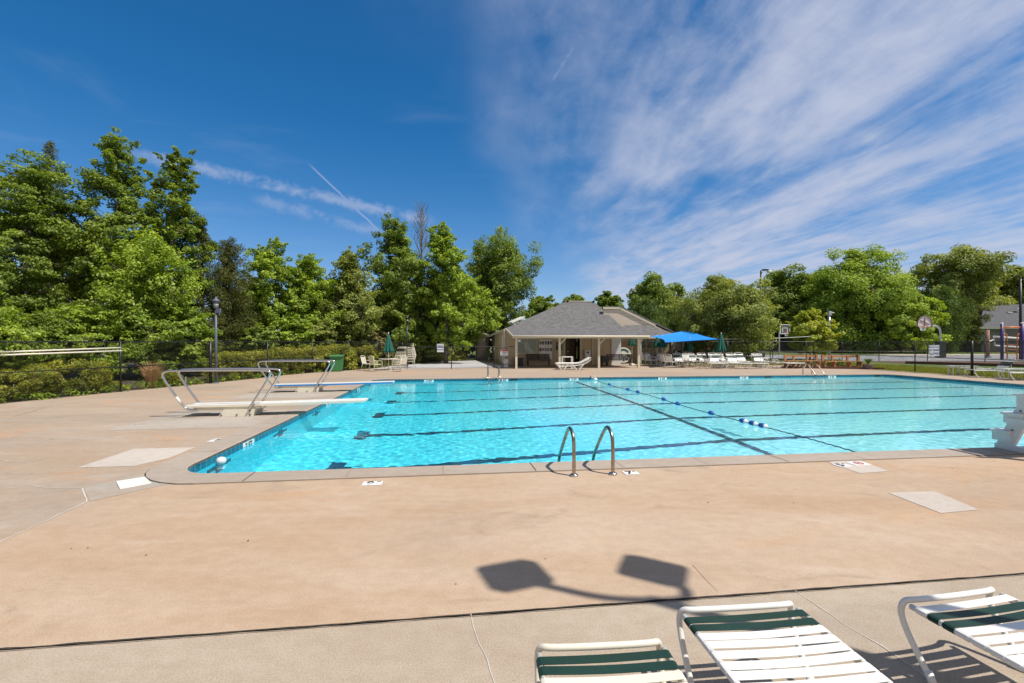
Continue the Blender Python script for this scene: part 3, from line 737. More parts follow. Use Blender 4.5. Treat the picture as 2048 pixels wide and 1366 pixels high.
for (c, rz_, ry, wx) in ((Vector((.02, 3.51, 0)), .36, .12, .44), (Vector((1.11, 3.58, 0)), -.5, .12, .42)):
    p = c+off*(HB+.33)-pb+Vector((0, 0, HB+.33))
    Mr = Matrix.Translation(p) @ Matrix.Rotation(rz_, 4, 'Z') @ Matrix.Rotation(ry, 4, 'X'); hx, hy, k_ = wx/2, .185, .035
    oc = [(-hx+k_, -hy), (hx-k_, -hy), (hx, -hy+k_), (hx, hy-k_), (hx-k_, hy), (-hx+k_, hy), (-hx, hy-k_), (-hx, -hy+k_)]
    h_ = MB().slab([Mr @ Vector((x, y, -.08)) for x, y in oc], (Mr.to_3x3() @ Vector((0, 0, .17)))).build('floodlight', M_black, t)
    MB().box(p-Vector((0, 0, .09)), (.4, .3, .012), rz_, ry).build('lens', M_pane, h_)

# ============================================================ LIFEGUARD CHAIR
t = thing('lifeguard_chair', 'white wooden lifeguard chair at the right edge of the near deck', 'lifeguard chair', F(9.08, 6.2, 0), TH)
for x in (0, .78):
    MB().bar((x, -.95, .045), (x, .42, .045), .09, .09).build('skid', M_white, t)
    MB().bar((x, .30, .06), (x, -.42, 1.75), .055, .22, (0, 1, 0)).build('leg', M_white, t)
    MB().bar((x+.003, -.85, .06), (x+.003, -.62, 1.75), .05, .16, (0, 1, 0)).build('leg', M_white, t)
    MB().box((x+.0, -.42, 1.98), (.06, .62, .06)).build('armrest', M_white, t)
    MB().bar((x-.06, .24, .5), (x-.06, -.74, .5), .035, .1).build('side_rail', M_white, t)
for z, y in ((.31, .36), (.62, .20), (.94, .02), (1.26, -.12)):
    MB().box((.39, y-.04, z), (.98, .27, .035)).build('step', M_white, t)
    for x in (-.035, .815): MB().box((x, y-.04, z-.09), (.035, .26, .14)).build('step_bracket', M_white, t)
MB().box((.39, -.42, 1.62), (.88, .55, .05)).build('seat', M_white, t)
bk = MB()
for i in range(5): bk.box((.39, -.74-.03*i, 1.74+.13*i), (.80, .03, .1), 0, .2)
bk.build('backrest', M_white, t)
for z, y in ((.25, .26), (.33, .20), (.56, .15), (.66, .09), (.90, .03)): MB().box((-.032, y-.02, z+.02), (.012, .022, .022)).build('bolt', M_dark, t)

# ============================================================ SMALL SITE OBJECTS
def lamp_post(name, label, cat, loc, h, m, group=None, style='lantern', r=.055):
    t = thing(name, label, cat, loc, 0, group)
    MB().tube([(0, 0, 0), (0, 0, h)], [r, r*.8], 14).build('pole', m, t, True)
    MB().lathe([(r*2, 0), (r*2, .03), (r*1.2, .06)], n=14).build('base', m, t)
    if style == 'lantern':
        l_ = MB().lathe([(.06, 0), (.10, .03), (.105, .06), (.07, .09), (.085, .11), (.125, .30), (.13, .31)], (0, 0, h), 12).build('lantern', m, t)
        MB().lathe([(.09, .115), (.118, .29)], (0, 0, h), 12).build('lamp_glass', mat('frosted', (.45, .45, .42), .3), l_)
        MB().lathe([(.17, .31), (.15, .34), (.06, .42), (.03, .46), (.012, .52)], (0, 0, h), 12).build('cap', m, t, True)
        MB().box((.11, 0, h-.1), (.16, .12, .2)).build('junction_box', m, t)
    elif style == 'area':
        MB().bar((0, 0, h), (.45, 0, h+.02), .06, .06).build('arm', m, t)
        hd = MB().box((.45, 0, h+.06), (.6, .4, .14)).build('lamp_head', m, t); MB().lathe([(.2, -.2), (.26, -.1), (.24, 0)], (.9, 0, h-.05), 16).build('lens', M_strap, hd, True)
    elif style == 'camera':
        MB().box((0, 0, h+.12), (.28, .28, .32)).build('box_lamp', m, t); MB().box((.22, 0, h+.28), (.5, .1, .08), 0, 0, .3).build('spotlight', M_strap, t)
        MB().tube([(-.15, 0, .6), (-.16, 0, 5.2)], .02, 6).build('conduit', m, t)
    return t
M_gpole = mat('grey_paint', (.10, .11, .15), .45); M_galv = mat('galvanised', (.45, .47, .48), .4, .6)
lamp_post('lamp_post', 'grey lamp post with lantern top by the fence corner left', 'lamp post', G(432, 766.5), ZY(612, 19.6)-.1, M_gpole, 'lantern lamp posts')
lamp_post('lamp_post', 'distant dark lamp post with lantern top behind the stacked chairs', 'lamp post', AT(814, 33), ZY(642, 33)-.1, M_black, 'lantern lamp posts')
lamp_post('court_light', 'tall black court light pole above the trees right of the pavilion', 'light pole', AT(1522, 50), ZY(541, 50), M_black, None, 'area', .12)
lamp_post('court_light', 'tall black light pole at the right edge by the playground', 'light pole', AT(2041, 46), ZY(558, 46), M_black, None, 'area', .12)
lamp_post('grey_utility_pole', 'grey metal pole with small box light beside the bright young tree', 'pole', AT(1659, 46), ZY(630, 46), M_galv, None, 'camera', .11)

# trash can
M_binm = mat('bin_green', (.045, .19, .06), .5, var=.15); M_bind = mat('bin_dark_green', (.01, .10, .035), .5)
def wheelie(label, loc, rz, m, s=1.):
    t = thing('wheeled_bin', label, 'bin', loc, rz)
    MB().box((0, 0, .5*s), (.62*s, .62*s, .92*s), taper=1.18).build('body', m, t)
    MB().box((0, -.02, 1.0*s), (.82*s, .84*s, .09*s), taper=.9).build('lid', m, t); MB().bar((-.3*s, .42*s, .95*s), (.3*s, .42*s, .95*s), .04, .04).build('handle', m, t)
    for x in (-.32, .32): MB().tube([(x*s-.04, .25*s, .1), (x*s+.04, .25*s, .1)], .1, 12).build('wheel', M_black, t)
    return t
wheelie('green wheeled bin against the hedge behind the farther diving board', G(674, 742.5), .2, M_binm, .95)
wheelie('dark green bin under the tree behind the lounger row', AT(1426, 38), .3, M_bind, 1.0)

# ---- chair, table, umbrella
def chair(label, loc, rz, group, stackn=1, m=M_cream, name='strap_chair'):
    t = thing(name, label, 'chair', loc, rz, group)
    fr = MB(); r = .014
    for s in (-.27, .27):
        fr.tube([(.27, s, 0), (.24, s, .58), (.16, s, .64), (-.22, s, .62)], r, 6)
        fr.tube([(-.34, s*.95, 0), (-.24, s*.95, .40), (-.36, s*.9, .90)], r, 6); fr.tube([(.25, s*.9, .42), (-.24, s*.9, .40)], r, 6)
    fr.tube([(-.36, -.243, .90), (-.37, -.12, .93), (-.37, .12, .93), (-.36, .243, .90)], r, 6); fr.tube([(.25, -.243, .42), (.25, .243, .42)], r, 6)
    fr.build('frame', m, t, True)
    st = MB()
    for i in range(8): st.box((.22-.058*i, 0, .425), (.046, .52, .012))
    for i in range(7):
        z = .47+i*.058; x = -.24-(z-.4)*.24; st.box((x, 0, z), (.012, .5, .046), 0, 0, -.23)
    st.build('straps', m, t); return t
def rtable(label, loc, r_=.6, m=M_cream, group=None, h=.72, name='round_table'):
    t = thing(name, label, 'table', loc, 0, group)
    MB().lathe([(r_-.01, 0), (r_, .012), (r_, .03), (r_-.03, .036)], (0, 0, h-.036), 28).build('tabletop', m, t)
    for k in range(4):
        a = math.pi/4+k*math.pi/2; c, s = math.cos(a), math.sin(a)
        MB().tube([(r_*.72*c, r_*.72*s, 0), (r_*.7*c, r_*.7*s, h-.03)], .018, 6).build('leg', m, t, True)
    MB().tube([(r_*.7*math.cos(k*math.pi/8), r_*.7*math.sin(k*math.pi/8), .25) for k in range(17)], .012, 6).build('ring', m, t, True)
    return t
def umbrella(label, loc, h, bottom=1.05, r_=.27, pole=M_cream, group='closed green umbrellas', lean=0.):
    t = thing('closed_umbrella', label, 'umbrella', loc, 0, group)
    MB().tube([(0, 0, 0), (0, 0, h-.05)], .024, 8).build('pole', pole, t, True)
    pr = []; n = 9
    for i in range(n):
        f = i/(n-1); pr.append((.03+(r_-.03)*(f**.8), h-.06-f*(h-.06-bottom)))
    def mod(k, n_, z): 
        f = (h-z)/(h-bottom); return 1+.30*f*math.cos(k*2*math.pi/n_*8)+.08*f*math.sin(k*2*math.pi/n_*3+h)
    MB().lathe(pr[::-1], n=48, mod=mod).build('canopy', M_umb, t, True)
    MB().lathe([(.03, h-.07), (.035, h-.02), (.012, h+.03)], n=10).build('finial', M_strap, t)
    rb = MB()
    for k in range(5):
        a = k*1.256; rb.tube([(.02*math.cos(a), .02*math.sin(a), bottom-.32), (r_*.9*math.cos(a), r_*.9*math.sin(a), bottom+.04)], .006, 4)
    rb.build('ribs', M_cream, t); MB().lathe([(.24, 0), (.22, .06), (.05, .1)], n=18).build('base', M_cream, t); return t
PT = G(777, 740)
rtable('round cream table under a closed umbrella by the hedge', PT, .62, M_cream)
umbrella('closed green umbrella standing through the cream table by the hedge', PT, ZY(665, PT.y), 1.1, .30)
CH = 'cream strap chairs round the umbrella table'
chair('cream strap chair seen from the side, left end of the umbrella table', G(736, 741), R(-10), CH)
chair('cream strap chair left of the umbrella table turned half away', G(752, 742.5), R(50), CH)
chair('cream strap chair with its back to the pool right of the umbrella table', G(800, 743), R(150), CH)
chair('cream strap chair behind the right side of the umbrella table', G(797, 738.5), R(-130), CH)
for i in range(7):
    chair('cream strap chair in the stack by the lamp post, '+['bottom one', 'second from bottom', 'third from bottom', 'middle one', 'third from top', 'second from top', 'topmost'][i], AT(820, 31.5, .125*i)+Vector((-.03*i, 0, 0)), R(205), 'stacked cream chairs')
# stack of loungers stood on end
for i in range(4):
    t = lounger('upright strap lounger stacked behind the umbrella table, '+ORD[i]+' from the left', AT(794+4.5*i, 31.3+.02*i, .05), R(0), 0, (M_cream, M_gstrap), 'loungers stood on end')
    t.rotation_euler = (0, R(-66), R(-28)); t.scale = (.72, .8, .72); t.name = 'upright_lounger'

# small metal bits at the fence foot
t = thing('hose_stub', 'pair of small white pipe stubs at the deck edge left of the lamp post', 'pipe', G(368, 768))
for x in (-.07, .07): MB().tube([(x, 0, 0), (x, 0, .26), (x*1.3, 0, .30)], .022, 6).build('pipe', M_strap, t)
# telescopic poles hanging on the fence
for k, (ya, yb, lab) in enumerate(((706.5, 695.5, 'upper white telescopic pole hanging on the left fence'), (712.5, 701.5, 'lower white telescopic pole hanging on the left fence'))):
    p0, p1 = Vector(AT(-60, 12.55, ZY(ya, 12.55))), Vector(AT(244 if k else 240, 16.1, ZY(yb, 16.1)))
    o = MB().tube([p0, p0*.5+p1*.5, p1], .025, 8).build('pool_pole', M_cream, None, True); tag(o, lab, 'pole', 'poles hung on the fence')

# ============================================================ FENCES
M_mesh = mat('mesh_coating', (.008, .009, .009), .5)
def fence(name, label, pts, h=1.79, thick=(), rail_mid=True, postr=.03, pitch=.065, meshr=.0032, xposts=None, cat='fence', m=M_black, step=None):
    pts = [Vector((*p[:2], 0)) for p in pts]
    t = thing(name, label, cat, pts[0])
    o = pts[0]; mesh = MB(); rails = MB(); ps = []
    for i, (p, q) in enumerate(zip(pts, pts[1:])):
        d = (q-p); L = d.length; u = d.normalized()
        rails.tube([p-o+Vector((0, 0, h)), q-o+Vector((0, 0, h))], .021, 6)
        if rail_mid: rails.tube([p-o+Vector((0, 0, h*.5)), q-o+Vector((0, 0, h*.5))], .017, 6)
        rails.tube([p-o+Vector((0, 0, .06)), q-o+Vector((0, 0, .06))], .008, 4)
        k = -h
        while k < L:
            for sgn in (1, -1):
                s0, s1, z0, z1 = k, k+h, (.04 if sgn > 0 else h), (h if sgn > 0 else .04)
                if s0 < 0: f = -s0/(s1-s0); z0 += (z1-z0)*f; s0 = 0
                if s1 > L: f = (L-s0)/(s1-s0); z1 = z0+(z1-z0)*f; s1 = L
                if s1-s0 < .02: continue
                a, b = p-o+u*s0+Vector((0, 0, z0)), p-o+u*s1+Vector((0, 0, z1)); mesh.tube([a, b], meshr, 3, False)
            k += pitch
        n = max(1, round(L/step)) if step else 1
        ps += [p+d*j/n for j in range(n)]
    ps.append(pts[-1])
    for j, p in enumerate(ps):
        r_ = .06 if j in thick else postr; c = p-o
        MB().tube([c, c+Vector((0, 0, h+.04))], r_, 10).build('post', m, t, True)
    rails.build('rails', m, t); mesh.build('chain_link', M_mesh, t)
    return t
Fl = [AT(x, y) for x, y in ((-420, 9.6), (-70, 12.4), (241, 16.25), (421, 19.5), (535, 23.2), (625, 26.2), (696, 28.4), (754, 31.5), (805, 34.6), (840, 37.5), (900, 41.5), (953, 43.0))]
fence('chain_link_fence', 'black chain link fence curving past the diving boards in front of the trees', Fl, thick=(3,))
b31 = 31.2
fence('chain_link_fence', 'black chain link fence behind the lounger row and the orange benches', [F(14.5, 34.5), F(17.6, 33.8), F(21, 33), F(23.9, 32.1), F(26.8, b31)])
fence('chain_link_fence', 'black chain link fence on the right beside the pool, carrying the NO DIVING sign', [F(26.8, b31), AT(1830, 26.9), AT(1944, 23.8), F(26.75, 17.2), F(26.75, 13), F(26.75, 8)], thick=(2,))
fence('chain_link_fence', 'farther black chain link fence across the lawn beyond the lounger row', [AT(x, 42) for x in (1395, 1475, 1545, 1613, 1684, 1758, 1855)]+[AT(1970, 40), AT(2110, 37)], pitch=.09, meshr=.003)
fence('court_fence', 'tall dark mesh fence round the basketball court', [AT(x, 80) for x in (1480, 1560, 1640, 1725, 1813, 1865)]+[AT(1952, 74), AT(2060, 70)], h=3.4, pitch=.25, meshr=.004, postr=.04)
# low fence round the kiddie pool
fence('low_fence', 'low black wire fence round the kiddie pool walkway', [AT(814, 30.2), AT(903, 30.0), AT(988, 30.6)], h=1.45, pitch=.09, meshr=.0012, rail_mid=False)
# gate
t = thing('metal_gate', 'dark open gate beside the left corner post of the pavilion', 'gate', AT(990, 31.2))
gm_ = MB()
for x in (0, .95): gm_.bar((x, 0, 0), (x, 0, 1.55), .09, .09)
for z in (.25, 1.35): gm_.bar((0, 0, z), (.95, 0, z), .04, .04)
gm_.build('gate_frame', M_black, t)
gp = MB()
for i in range(10): gp.bar((.98+.028*i, .05*i, .12), (.98+.028*i, .05*i, 1.5), .03, .02)
for z in (.15, 1.45): gp.bar((.98, 0, z), (1.26, .5, z), .05, .04)
gp.build('gate_leaf', M_black, t)

# signs
M_signw = mat('sign_white', (.78, .80, .82), .4); M_navy = mat('navy_ink', (.02, .05, .22), .5)
def sign(label, px0, px1, py0, py1, Y, lines, rz=0., extra=None):
    wd, ht = (px1-px0)/FPX*Y, (py1-py0)/FPX*Y
    t = thing('wall_sign', label, 'sign', AT((px0+px1)/2, Y, ZY((py0+py1)/2, Y)), rz)
    MB().box((0, 0, 0), (wd, .012, ht)).build('panel', M_signw, t)
    bd = MB()
    for z in (-1, 1): bd.box((0, -.008, z*ht*.47), (wd*.97, .004, ht*.015))
    bd.build('border', M_navy, t)
    for tx, sz, z, m_ in lines: text(tx, sz*ht, m_, t, (0, -.009, z*ht), (R(90), 0, 0))
    if extra: extra(t, wd, ht)
    return t
sign('white sign reading SHALLOW WATER NO DIVING ALLOWED on the right fence', 1854.5, 1882, 690, 712.5, 26.0, [('SHALLOW WATER', .17, .30, M_navy), ('NO DIVING', .26, .03, M_navy), ('ALLOWED', .26, -.27, M_navy)], R(14))
sign('white notice with dark lines of text on the fence behind the kiddie pool', 874, 887.5, 687.5, 704.5, 33.0, [('ADULT', .2, .28, M_navy), ('SUPERVISION', .14, .06, M_navy), ('REQUIRED', .17, -.2, M_navy)])
def redtop(t, w_, h_): MB().box((0, -.008, h_*.36), (w_*.98, .006, h_*.22)).build('red_header', M_red, t)
sign('small sign with a red header on the gate by the pavilion', 1001, 1016, 700, 711.5, 31.0, [('NO DIVING', .18, .05, M_ink), ('AREA', .16, -.2, M_ink)], 0, redtop)
# ============================================================ PAVILION
BO = Vector((.27, 30.1, 0))
def BF(p, q, z=0.): return Vector((BO.x+p*CU-q*SU, BO.y+p*SU+q*CU, z))
def pB(px, q):
    r = (px-1024)/FPX; return ((BO.y+q*CU)*r-BO.x+q*SU)/(CU-SU*r)
def Yp(p, q): return BF(p, q).y
pv = thing('pavilion', 'beige pool pavilion with grey shingle hip roof and open front porch', 'building', BO, TH)
def wallbox(name, m, p0, p1, q0, q1, z0, z1, parent=pv):
    return MB().box(((p0+p1)/2, (q0+q1)/2, (z0+z1)/2), (p1-p0, q1-q0, z1-z0)).build(name, m, parent)
def LB(pts): return [Vector(p) for p in pts]
pd0, pd1 = pB(1130, 4), pB(1160, 4); pe = pB(1241, 4)
M_dim = mat('brown_door', (.16, .09, .05), .6)
wallbox('wall', M_siding, -.33, pd0, 4, 4.2, 0, 2.75)
wallbox('wall', M_siding, pd1, pB(1222, 4), 4, 4.2, 0, 2.75)
M_pale = siding('white_siding', (.66, .67, .68), .22)
wallbox('pale_wall', M_pale, pB(1222, 4)+.003, pe, 3.9, 4.2, 0, 2.75)
wl = MB(); wl.slab([(-.35, 4.2, 0), (-.35, 11.6, 0), (-.35, 11.6, 2.42), (-.35, 4.2, 2.72)], (.18, 0, 0)); wl.build('side_wall', M_siding, pv)
wl = MB(); wl.slab([(pe, 4.2, 0), (pe, 16, 0), (pe, 16, 2.4), (pe, 11, 4.2), (pe, 4.2, 2.5)], (-.18, 0, 0)); wl.build('side_wall', M_siding, pv)
wallbox('wall', M_siding, -.3, pe-.2, 16, 16.2, 0, 2.6)
wallbox('porch_back', M_dim, pd0, pd1, 5.4, 5.5, 0, 2.7)
for x in (pd0-.06, pd1+.06): wallbox('door_trim', M_trim, x-.06, x+.06, 3.93, 4.0, 0, 2.4)
dr = wallbox('door', mat('door_brown', (.20, .12, .07), .5), pd0+.25, pd1-.55, 5.3, 5.38, 0, 2.05); MB().box((pd1-.62, 5.28, 1.0), (.05, .05, .05)).build('handle', M_steel, dr)
wallbox('corner_trim', M_trim, -.40, -.30, 3.93, 4.03, 0, 2.7); wallbox('corner_trim', M_trim, -.42, -.34, 11.5, 11.64, 0, 2.4); wallbox('side_door_trim', M_strap, -.37, -.352, 4.9, 5.6, 0, 2.3)
x = pB(1185, 4); wallbox('corner_trim', M_trim, x-.05, x+.05, 3.94, 4.0, 0, 2.6)
# window
w0, w1 = pB(1035, 4), pB(1073, 4); zs = [ZY(y, 34.2) for y in (706, 678.5)]
wn = wallbox('window', M_trim, w0-.06, w1+.06, 3.95, 4., zs[0]-.06, zs[1]+.06)
mid = (w0+w1)/2
M_blind = mat('blind_glass', (.20, .22, .22), .08, 0, 1., col2=(.42, .44, .42), cs=1.4)
for a, b in ((w0, mid-.03), (mid+.03, w1)): wallbox('pane', M_blind, a, b, 3.93, 3.949, zs[0], zs[1], wn)
# low porch roof + main hip roof
eh = 2.17
Fp, Fr, Ap, Br = (-.2, -.35, eh), (9.05, -.35, eh), (-.2, 4.2, 2.8), (9.05, 4.2, 2.8)
R1, R2, Q6, Kp, Bk, Kq = (6.09, 11, 5.46), (8.74, 11, 5.46), (9.0, 6., 3.5), (-.95, 12.8, 2.32), (9.2, 18, 2.6), (-.95, 18, 2.2)
mb = MB(); mb.slab([Fp, Fr, Br, Ap], (0, 0, -.05)); mb.build('porch_roof', M_roof, pv)
mb = MB()
for P_ in ([Ap, Br, Q6, R2, R1], [Ap, R1, Kp], [R1, R2, Bk, Kq, Kp], [R2, Q6, Br, Bk]): mb.poly(P_)
rf = mb.build('roof', M_roof, pv)
mb = MB(); mb.bar((R1[0]-.1, 11, 5.5), (R2[0]+.1, 11, 5.5), .28, .07); mb.build('ridge_cap', M_trim, rf)
for x in (R1[0]+.1, R2[0]-.1): MB().box((x, 10.8, 5.5), (.14, .25, .12)).build('roof_vent', M_dark, rf)
mb = MB(); mb.slab([(1.0, 10.2, 3.42), (2.2, 10.6, 3.95), (1.9, 11.6, 3.95), (.7, 11.2, 3.42)], (0, 0, .12)); mb.build('skylight', M_strap, rf)
mb = MB(); mb.bar((-.24, -.39, eh-.06), (9.09, -.39, eh-.06), .05, .19); mb.build('fascia', M_trim, pv)
mb = MB(); mb.tube([(-.2, -.47, eh-.03), (9.05, -.47, eh-.03)], .06, 8); mb.build('gutter', M_trim, pv, True)
mb = MB(); mb.bar((-.24, -.35, eh-.08), (-.24, 4.2, 2.72), .05, .17); mb.bar((-.24, 4.2, 2.72), (-.97, 12.8, 2.26), .05, .16); mb.build('rake_trim', M_trim, pv)
mb = MB(); mb.slab([(-.15, -.2, 2.06), (9., -.2, 2.06), (9., 4., 2.62), (-.15, 4., 2.62)], (0, 0, -.03)); mb.build('soffit', M_trim, pv)
for i, px in enumerate((1032.5, 1119, 1197.5, 1277)):
    p = pB(px, 0); c = wallbox('post', M_trim, p-.07, p+.07, -.07, .07, 0, 2.05)
    if i: MB().bar((p+.05, -.02, 1.62), (p+.42 if i < 3 else p+.3, -.02, 2.02), .07, .07, (0, 1, 0)).build('brace', M_trim, c)
    else: MB().box((p+.2, -.05, 1.85), (.16, .12, .12)).build('floodlight', M_strap, c)
for i, px in enumerate((1150, 1190)): MB().tube(curve([(pB(px, -.3)-.0, -.46, 2.1), (pB(px, 0)-.1, -.3, 1.95), (pB(px, 0)-.22, .05, 1.75), (pB(px, 0)-.22, .08, .1)], 2), .035, 6).build('downspout', M_trim, pv, True) if i > 5 else None
# notice board, wall items
b0, b1 = pB(1078, 4), pB(1104, 4); zz = lambda y: ZY(y, 34.5)
t = thing('notice_board', 'white framed notice board with dark posters on the pavilion wall', 'notice board', BF((b0+b1)/2, 3.94, zz(719)), TH)
wb, hb = b1-b0, zz(679)-zz(719)
MB().box((0, 0, hb/2), (wb, .05, hb)).build('board', M_strap, t)
pst = MB(); random.seed(5)
for r_ in range(2):
    for c_ in range(5): pst.box((-wb*.4+c_*wb*.2, -.03, hb*(.83-.33*r_)), (wb*.15, .01, hb*random.uniform(.12, .17)))
pst.build('posters', mat('posters', (.09, .05, .05), .7, col2=(.2, .2, .3), cs=3), t)
t = thing('wall_phone', 'black box shaped phone panel on the pavilion wall between two posts', 'wall panel', BF(pB(1118, 4), 3.93, zz(700)), TH)
MB().box((0, 0, .3), (.42, .1, .6)).build('housing', M_black, t); MB().box((0, -.06, .42), (.24, .02, .2)).build('face_plate', M_galv, t)
t = thing('wall_box', 'white wall box with dark opening in the pavilion doorway bay', 'wall box', BF(pB(1173, 4), 3.8, zz(727)), TH)
MB().box((0, 0, .75), (.42, .3, .5)).build('box', M_strap, t); MB().box((0, -.16, .85), (.2, .02, .12)).build('opening', M_black, t)
for s in (-.15, .15): MB().box((s, 0, .25), (.05, .05, .5)).build('leg', M_strap, t)
M_dbrown = mat('dark_brown_slats', (.035, .018, .014), .45)
def bench(label, loc, rz, L=1.8, arms=True):
    t = thing('slatted_bench', label, 'bench', loc, rz, 'dark brown benches')
    s_ = MB()
    for i in range(4): s_.box((0, -.05-.11*i, .42), (L, .09, .03))
    s_.build('seat', M_dbrown, t)
    b_ = MB()
    for i in range(5): b_.box((0, .02+.02*i, .5+.085*i), (L, .025, .06))
    for x in (-L*.33, 0, L*.33): b_.box((x, .07, .67), (.05, .02, .42))
    b_.build('backrest', M_dbrown, t)
    for x in (-L/2+.08, L/2-.08):
        l = MB(); l.box((x, -.4, .2), (.06, .06, .42)); l.box((x, .06, .42), (.06, .06, .85), 0, -.1); l.box((x, -.17, .6), (.05, .5, .04)); l.box((x, -.4, .5), (.05, .05, .2)); l.build('leg', M_dbrown, t)
    return t
bench('dark brown slatted bench against the pavilion wall under the window', BF(pB(1076, 3.6), 3.6), TH, 1.75)
bench('dark brown slatted bench standing in the open between porch posts three and four', BF(pB(1238, 2.4), 2.4), TH+R(180-8), 1.9)
t = thing('storage_box', 'black storage box on the pavilion porch beside the left post', 'box', BF(pB(1037, 3.2), 3.2), TH)
MB().box((0, 0, .27), (.62, .5, .54)).build('body', M_black, t); MB().box((0, 0, .57), (.66, .54, .06)).build('lid', M_black, t)
t = thing('storage_box', 'dark box standing beside the open bench on the porch', 'box', BF(pB(1209, 2.6), 2.6), TH)
MB().box((0, 0, .5), (.55, .4, .5)).build('body', mat('dkgreen_grey', (.03, .04, .035), .6), t)
for s in (-.2, .2): MB().box((s, 0, .13), (.05, .3, .26)).build('leg', M_black, t)
t = thing('white_bin', 'tall white bin by the gate at the pavilion corner', 'bin', AT(1012, 31.6)); MB().lathe([(.15, 0), (.19, .42), (.2, .46)], n=16).build('body', M_strap, t); MB().lathe([(.21, .46), (.15, .56), (.05, .6)], n=16).build('lid', M_strap, t)
t = thing('water_tank', 'large round beige tank left of the pavilion', 'tank', AT(965, 45))
rt_ = 13.2/FPX*45
MB().lathe([(rt_, 0), (rt_, 2.0), (rt_*.98, 2.05), (rt_*1.02, 2.1), (rt_*1.0, 2.35), (rt_*.9, 2.5), (rt_*.3, 2.62)], n=36).build('body', mat('tank_beige', (.52, .45, .37), .6, var=.06), t, True)
MB().tube([(-rt_*.9, -.5, 0), (-rt_*.9, -.5, 2.0)], .05, 6).build('pipe', M_trim, t); MB().lathe([(.14, 2.6), (.14, 2.68)], n=12).build('cap', M_trim, t)
# round green and white thing
t = thing('striped_disc', 'round green and white striped panel leaning behind the open bench', 'panel', AT(1247, 36.5))
rr2 = .62
MB().lathe([(rr2, -.02), (rr2, .02)], n=32).build('disc', M_strap, t).rotation_euler = (R(90), 0, 0)
t.children[0].location = (0, 0, .72)
g_ = MB()
for a0_, a1_, ra, rb2 in ((.5, 2.4, .35, .5), (2.6, 3.6, .1, .45), (4.0, 4.3, .1, .5), (4.6, 4.9, .1, .5), (5.2, 5.5, .1, .5), (5.9, 6.3, .2, .55)):
    k = 8; pts = [(rb2*math.cos(a0_+(a1_-a0_)*i/k), -.035, .72+rb2*math.sin(a0_+(a1_-a0_)*i/k)) for i in range(k+1)]+[(ra*math.cos(a1_-(a1_-a0_)*i/k), -.035, .72+ra*math.sin(a1_-(a1_-a0_)*i/k)) for i in range(k+1)]
    g_.slab(pts, (0, .01, 0))
g_.build('green_pattern', M_umb, t)

# ---- wing behind, with the siding gable
Yw = 38.6; wg = thing('pavilion_wing', 'beige wing with a sided gable and grey roof right of the pavilion', 'building', AT(1290, Yw))
def ab(mb, name, m, parent, smooth=False):
    o = mb.build(name, m, parent, smooth); o.location = -Vector(parent.location); return o
def Q(px, py, Y): return AT(px, Y, ZY(py, Y))
ab(MB().slab([Q(1207, 618, Yw), Q(1240, 618, Yw), Q(1345, 668, Yw), Q(1345, 683, Yw), Q(1207, 683, Yw)], (0, .2, 0)), 'gable', M_siding2, wg)
ab(MB().slab([Q(1238, 683, Yw), Q(1344, 683, Yw), AT(1344, Yw), AT(1238, Yw)], (0, .2, 0)), 'wall', M_siding, wg)
ab(MB().slab([Q(1344, 676, 40.2), Q(1372, 676, 40.2), AT(1372, 40.2), AT(1344, 40.2)], (0, .2, 0)), 'wall', mat('grey_beige_wall', (.36, .32, .26), .7), wg)
ab(MB().slab([Q(1372, 680, 40.2), Q(1379, 680, 40.2), AT(1379, 40.2), AT(1372, 40.2)], (0, .15, 0)), 'door', mat('door_tan', (.35, .2, .09), .5), wg)
ab(MB().slab([Q(1344.5, 672, Yw), AT(1344.5, Yw), AT(1344.5, 47), Q(1344.5, 674, 47)], (-.15, 0, 0)), 'wall', M_siding, wg)
rfw = ab(MB().slab([Q(1207, 614.2, Yw-.03), Q(1240, 614.5, Yw-.03), Q(1240, 614.5, Yw-.03)+Vector((0, .6, 0)), Q(1207, 614.2, Yw-.03)+Vector((0, .6, 0))], (0, 0, .08)).slab([Q(1240, 614.5, Yw-.03), Q(1352, 668, Yw-.03), Q(1352, 668, Yw-.03)+Vector((.3, 9, 0)), Q(1240, 614.5, Yw-.03)+Vector((0, 9, 0))], (0, 0, .14)), 'roof', M_roof, wg)
ab(MB().slab([Q(1250, 650, Yw-.02), Q(1299, 650, Yw-.02), Q(1348, 667, Yw-.02), Q(1350, 672, 36.6), Q(1240, 672, 36.6)], (0, 0, -.06)), 'lower_roof', M_roof, wg)
ab(MB().bar(Q(1206, 616, Yw-.07), Q(1241, 616.5, Yw-.07), .06, .16).bar(Q(1240, 616.5, Yw-.07), Q(1311, 651, Yw-.07), .06, .13), 'rake_trim', M_trim, wg)
ab(MB().bar(Q(1270, 674.5, 36.55), Q(1352, 674.5, 36.55), .08, .2), 'fascia', M_trim, wg)
wn = ab(MB().slab([Q(1281, 679.5, Yw-.03), Q(1305, 679.5, Yw-.03), Q(1305, 698, Yw-.03), Q(1281, 698, Yw-.03)], (0, .05, 0)), 'window', M_trim, wg)
for (x0, x1) in ((1283, 1291.5), (1294.5, 1303)):
    for (y0, y1) in ((681.5, 687.5), (689, 695.5)):
        o = MB().slab([Q(x0, y0, Yw-.05), Q(x1, y0, Yw-.05), Q(x1, y1, Yw-.05), Q(x0, y1, Yw-.05)], (0, .012, 0)).build('pane', M_pane, wn)
ab(MB().bar(AT(1344, Yw-.05), Q(1344, 676, Yw-.05), .14, .1, (0, 1, 0)), 'corner_trim', M_trim, wg)
ab(MB().bar(AT(1281, 36.7), Q(1281, 676, 36.7), .12, .12, (0, 1, 0)), 'post', M_strap, wg)
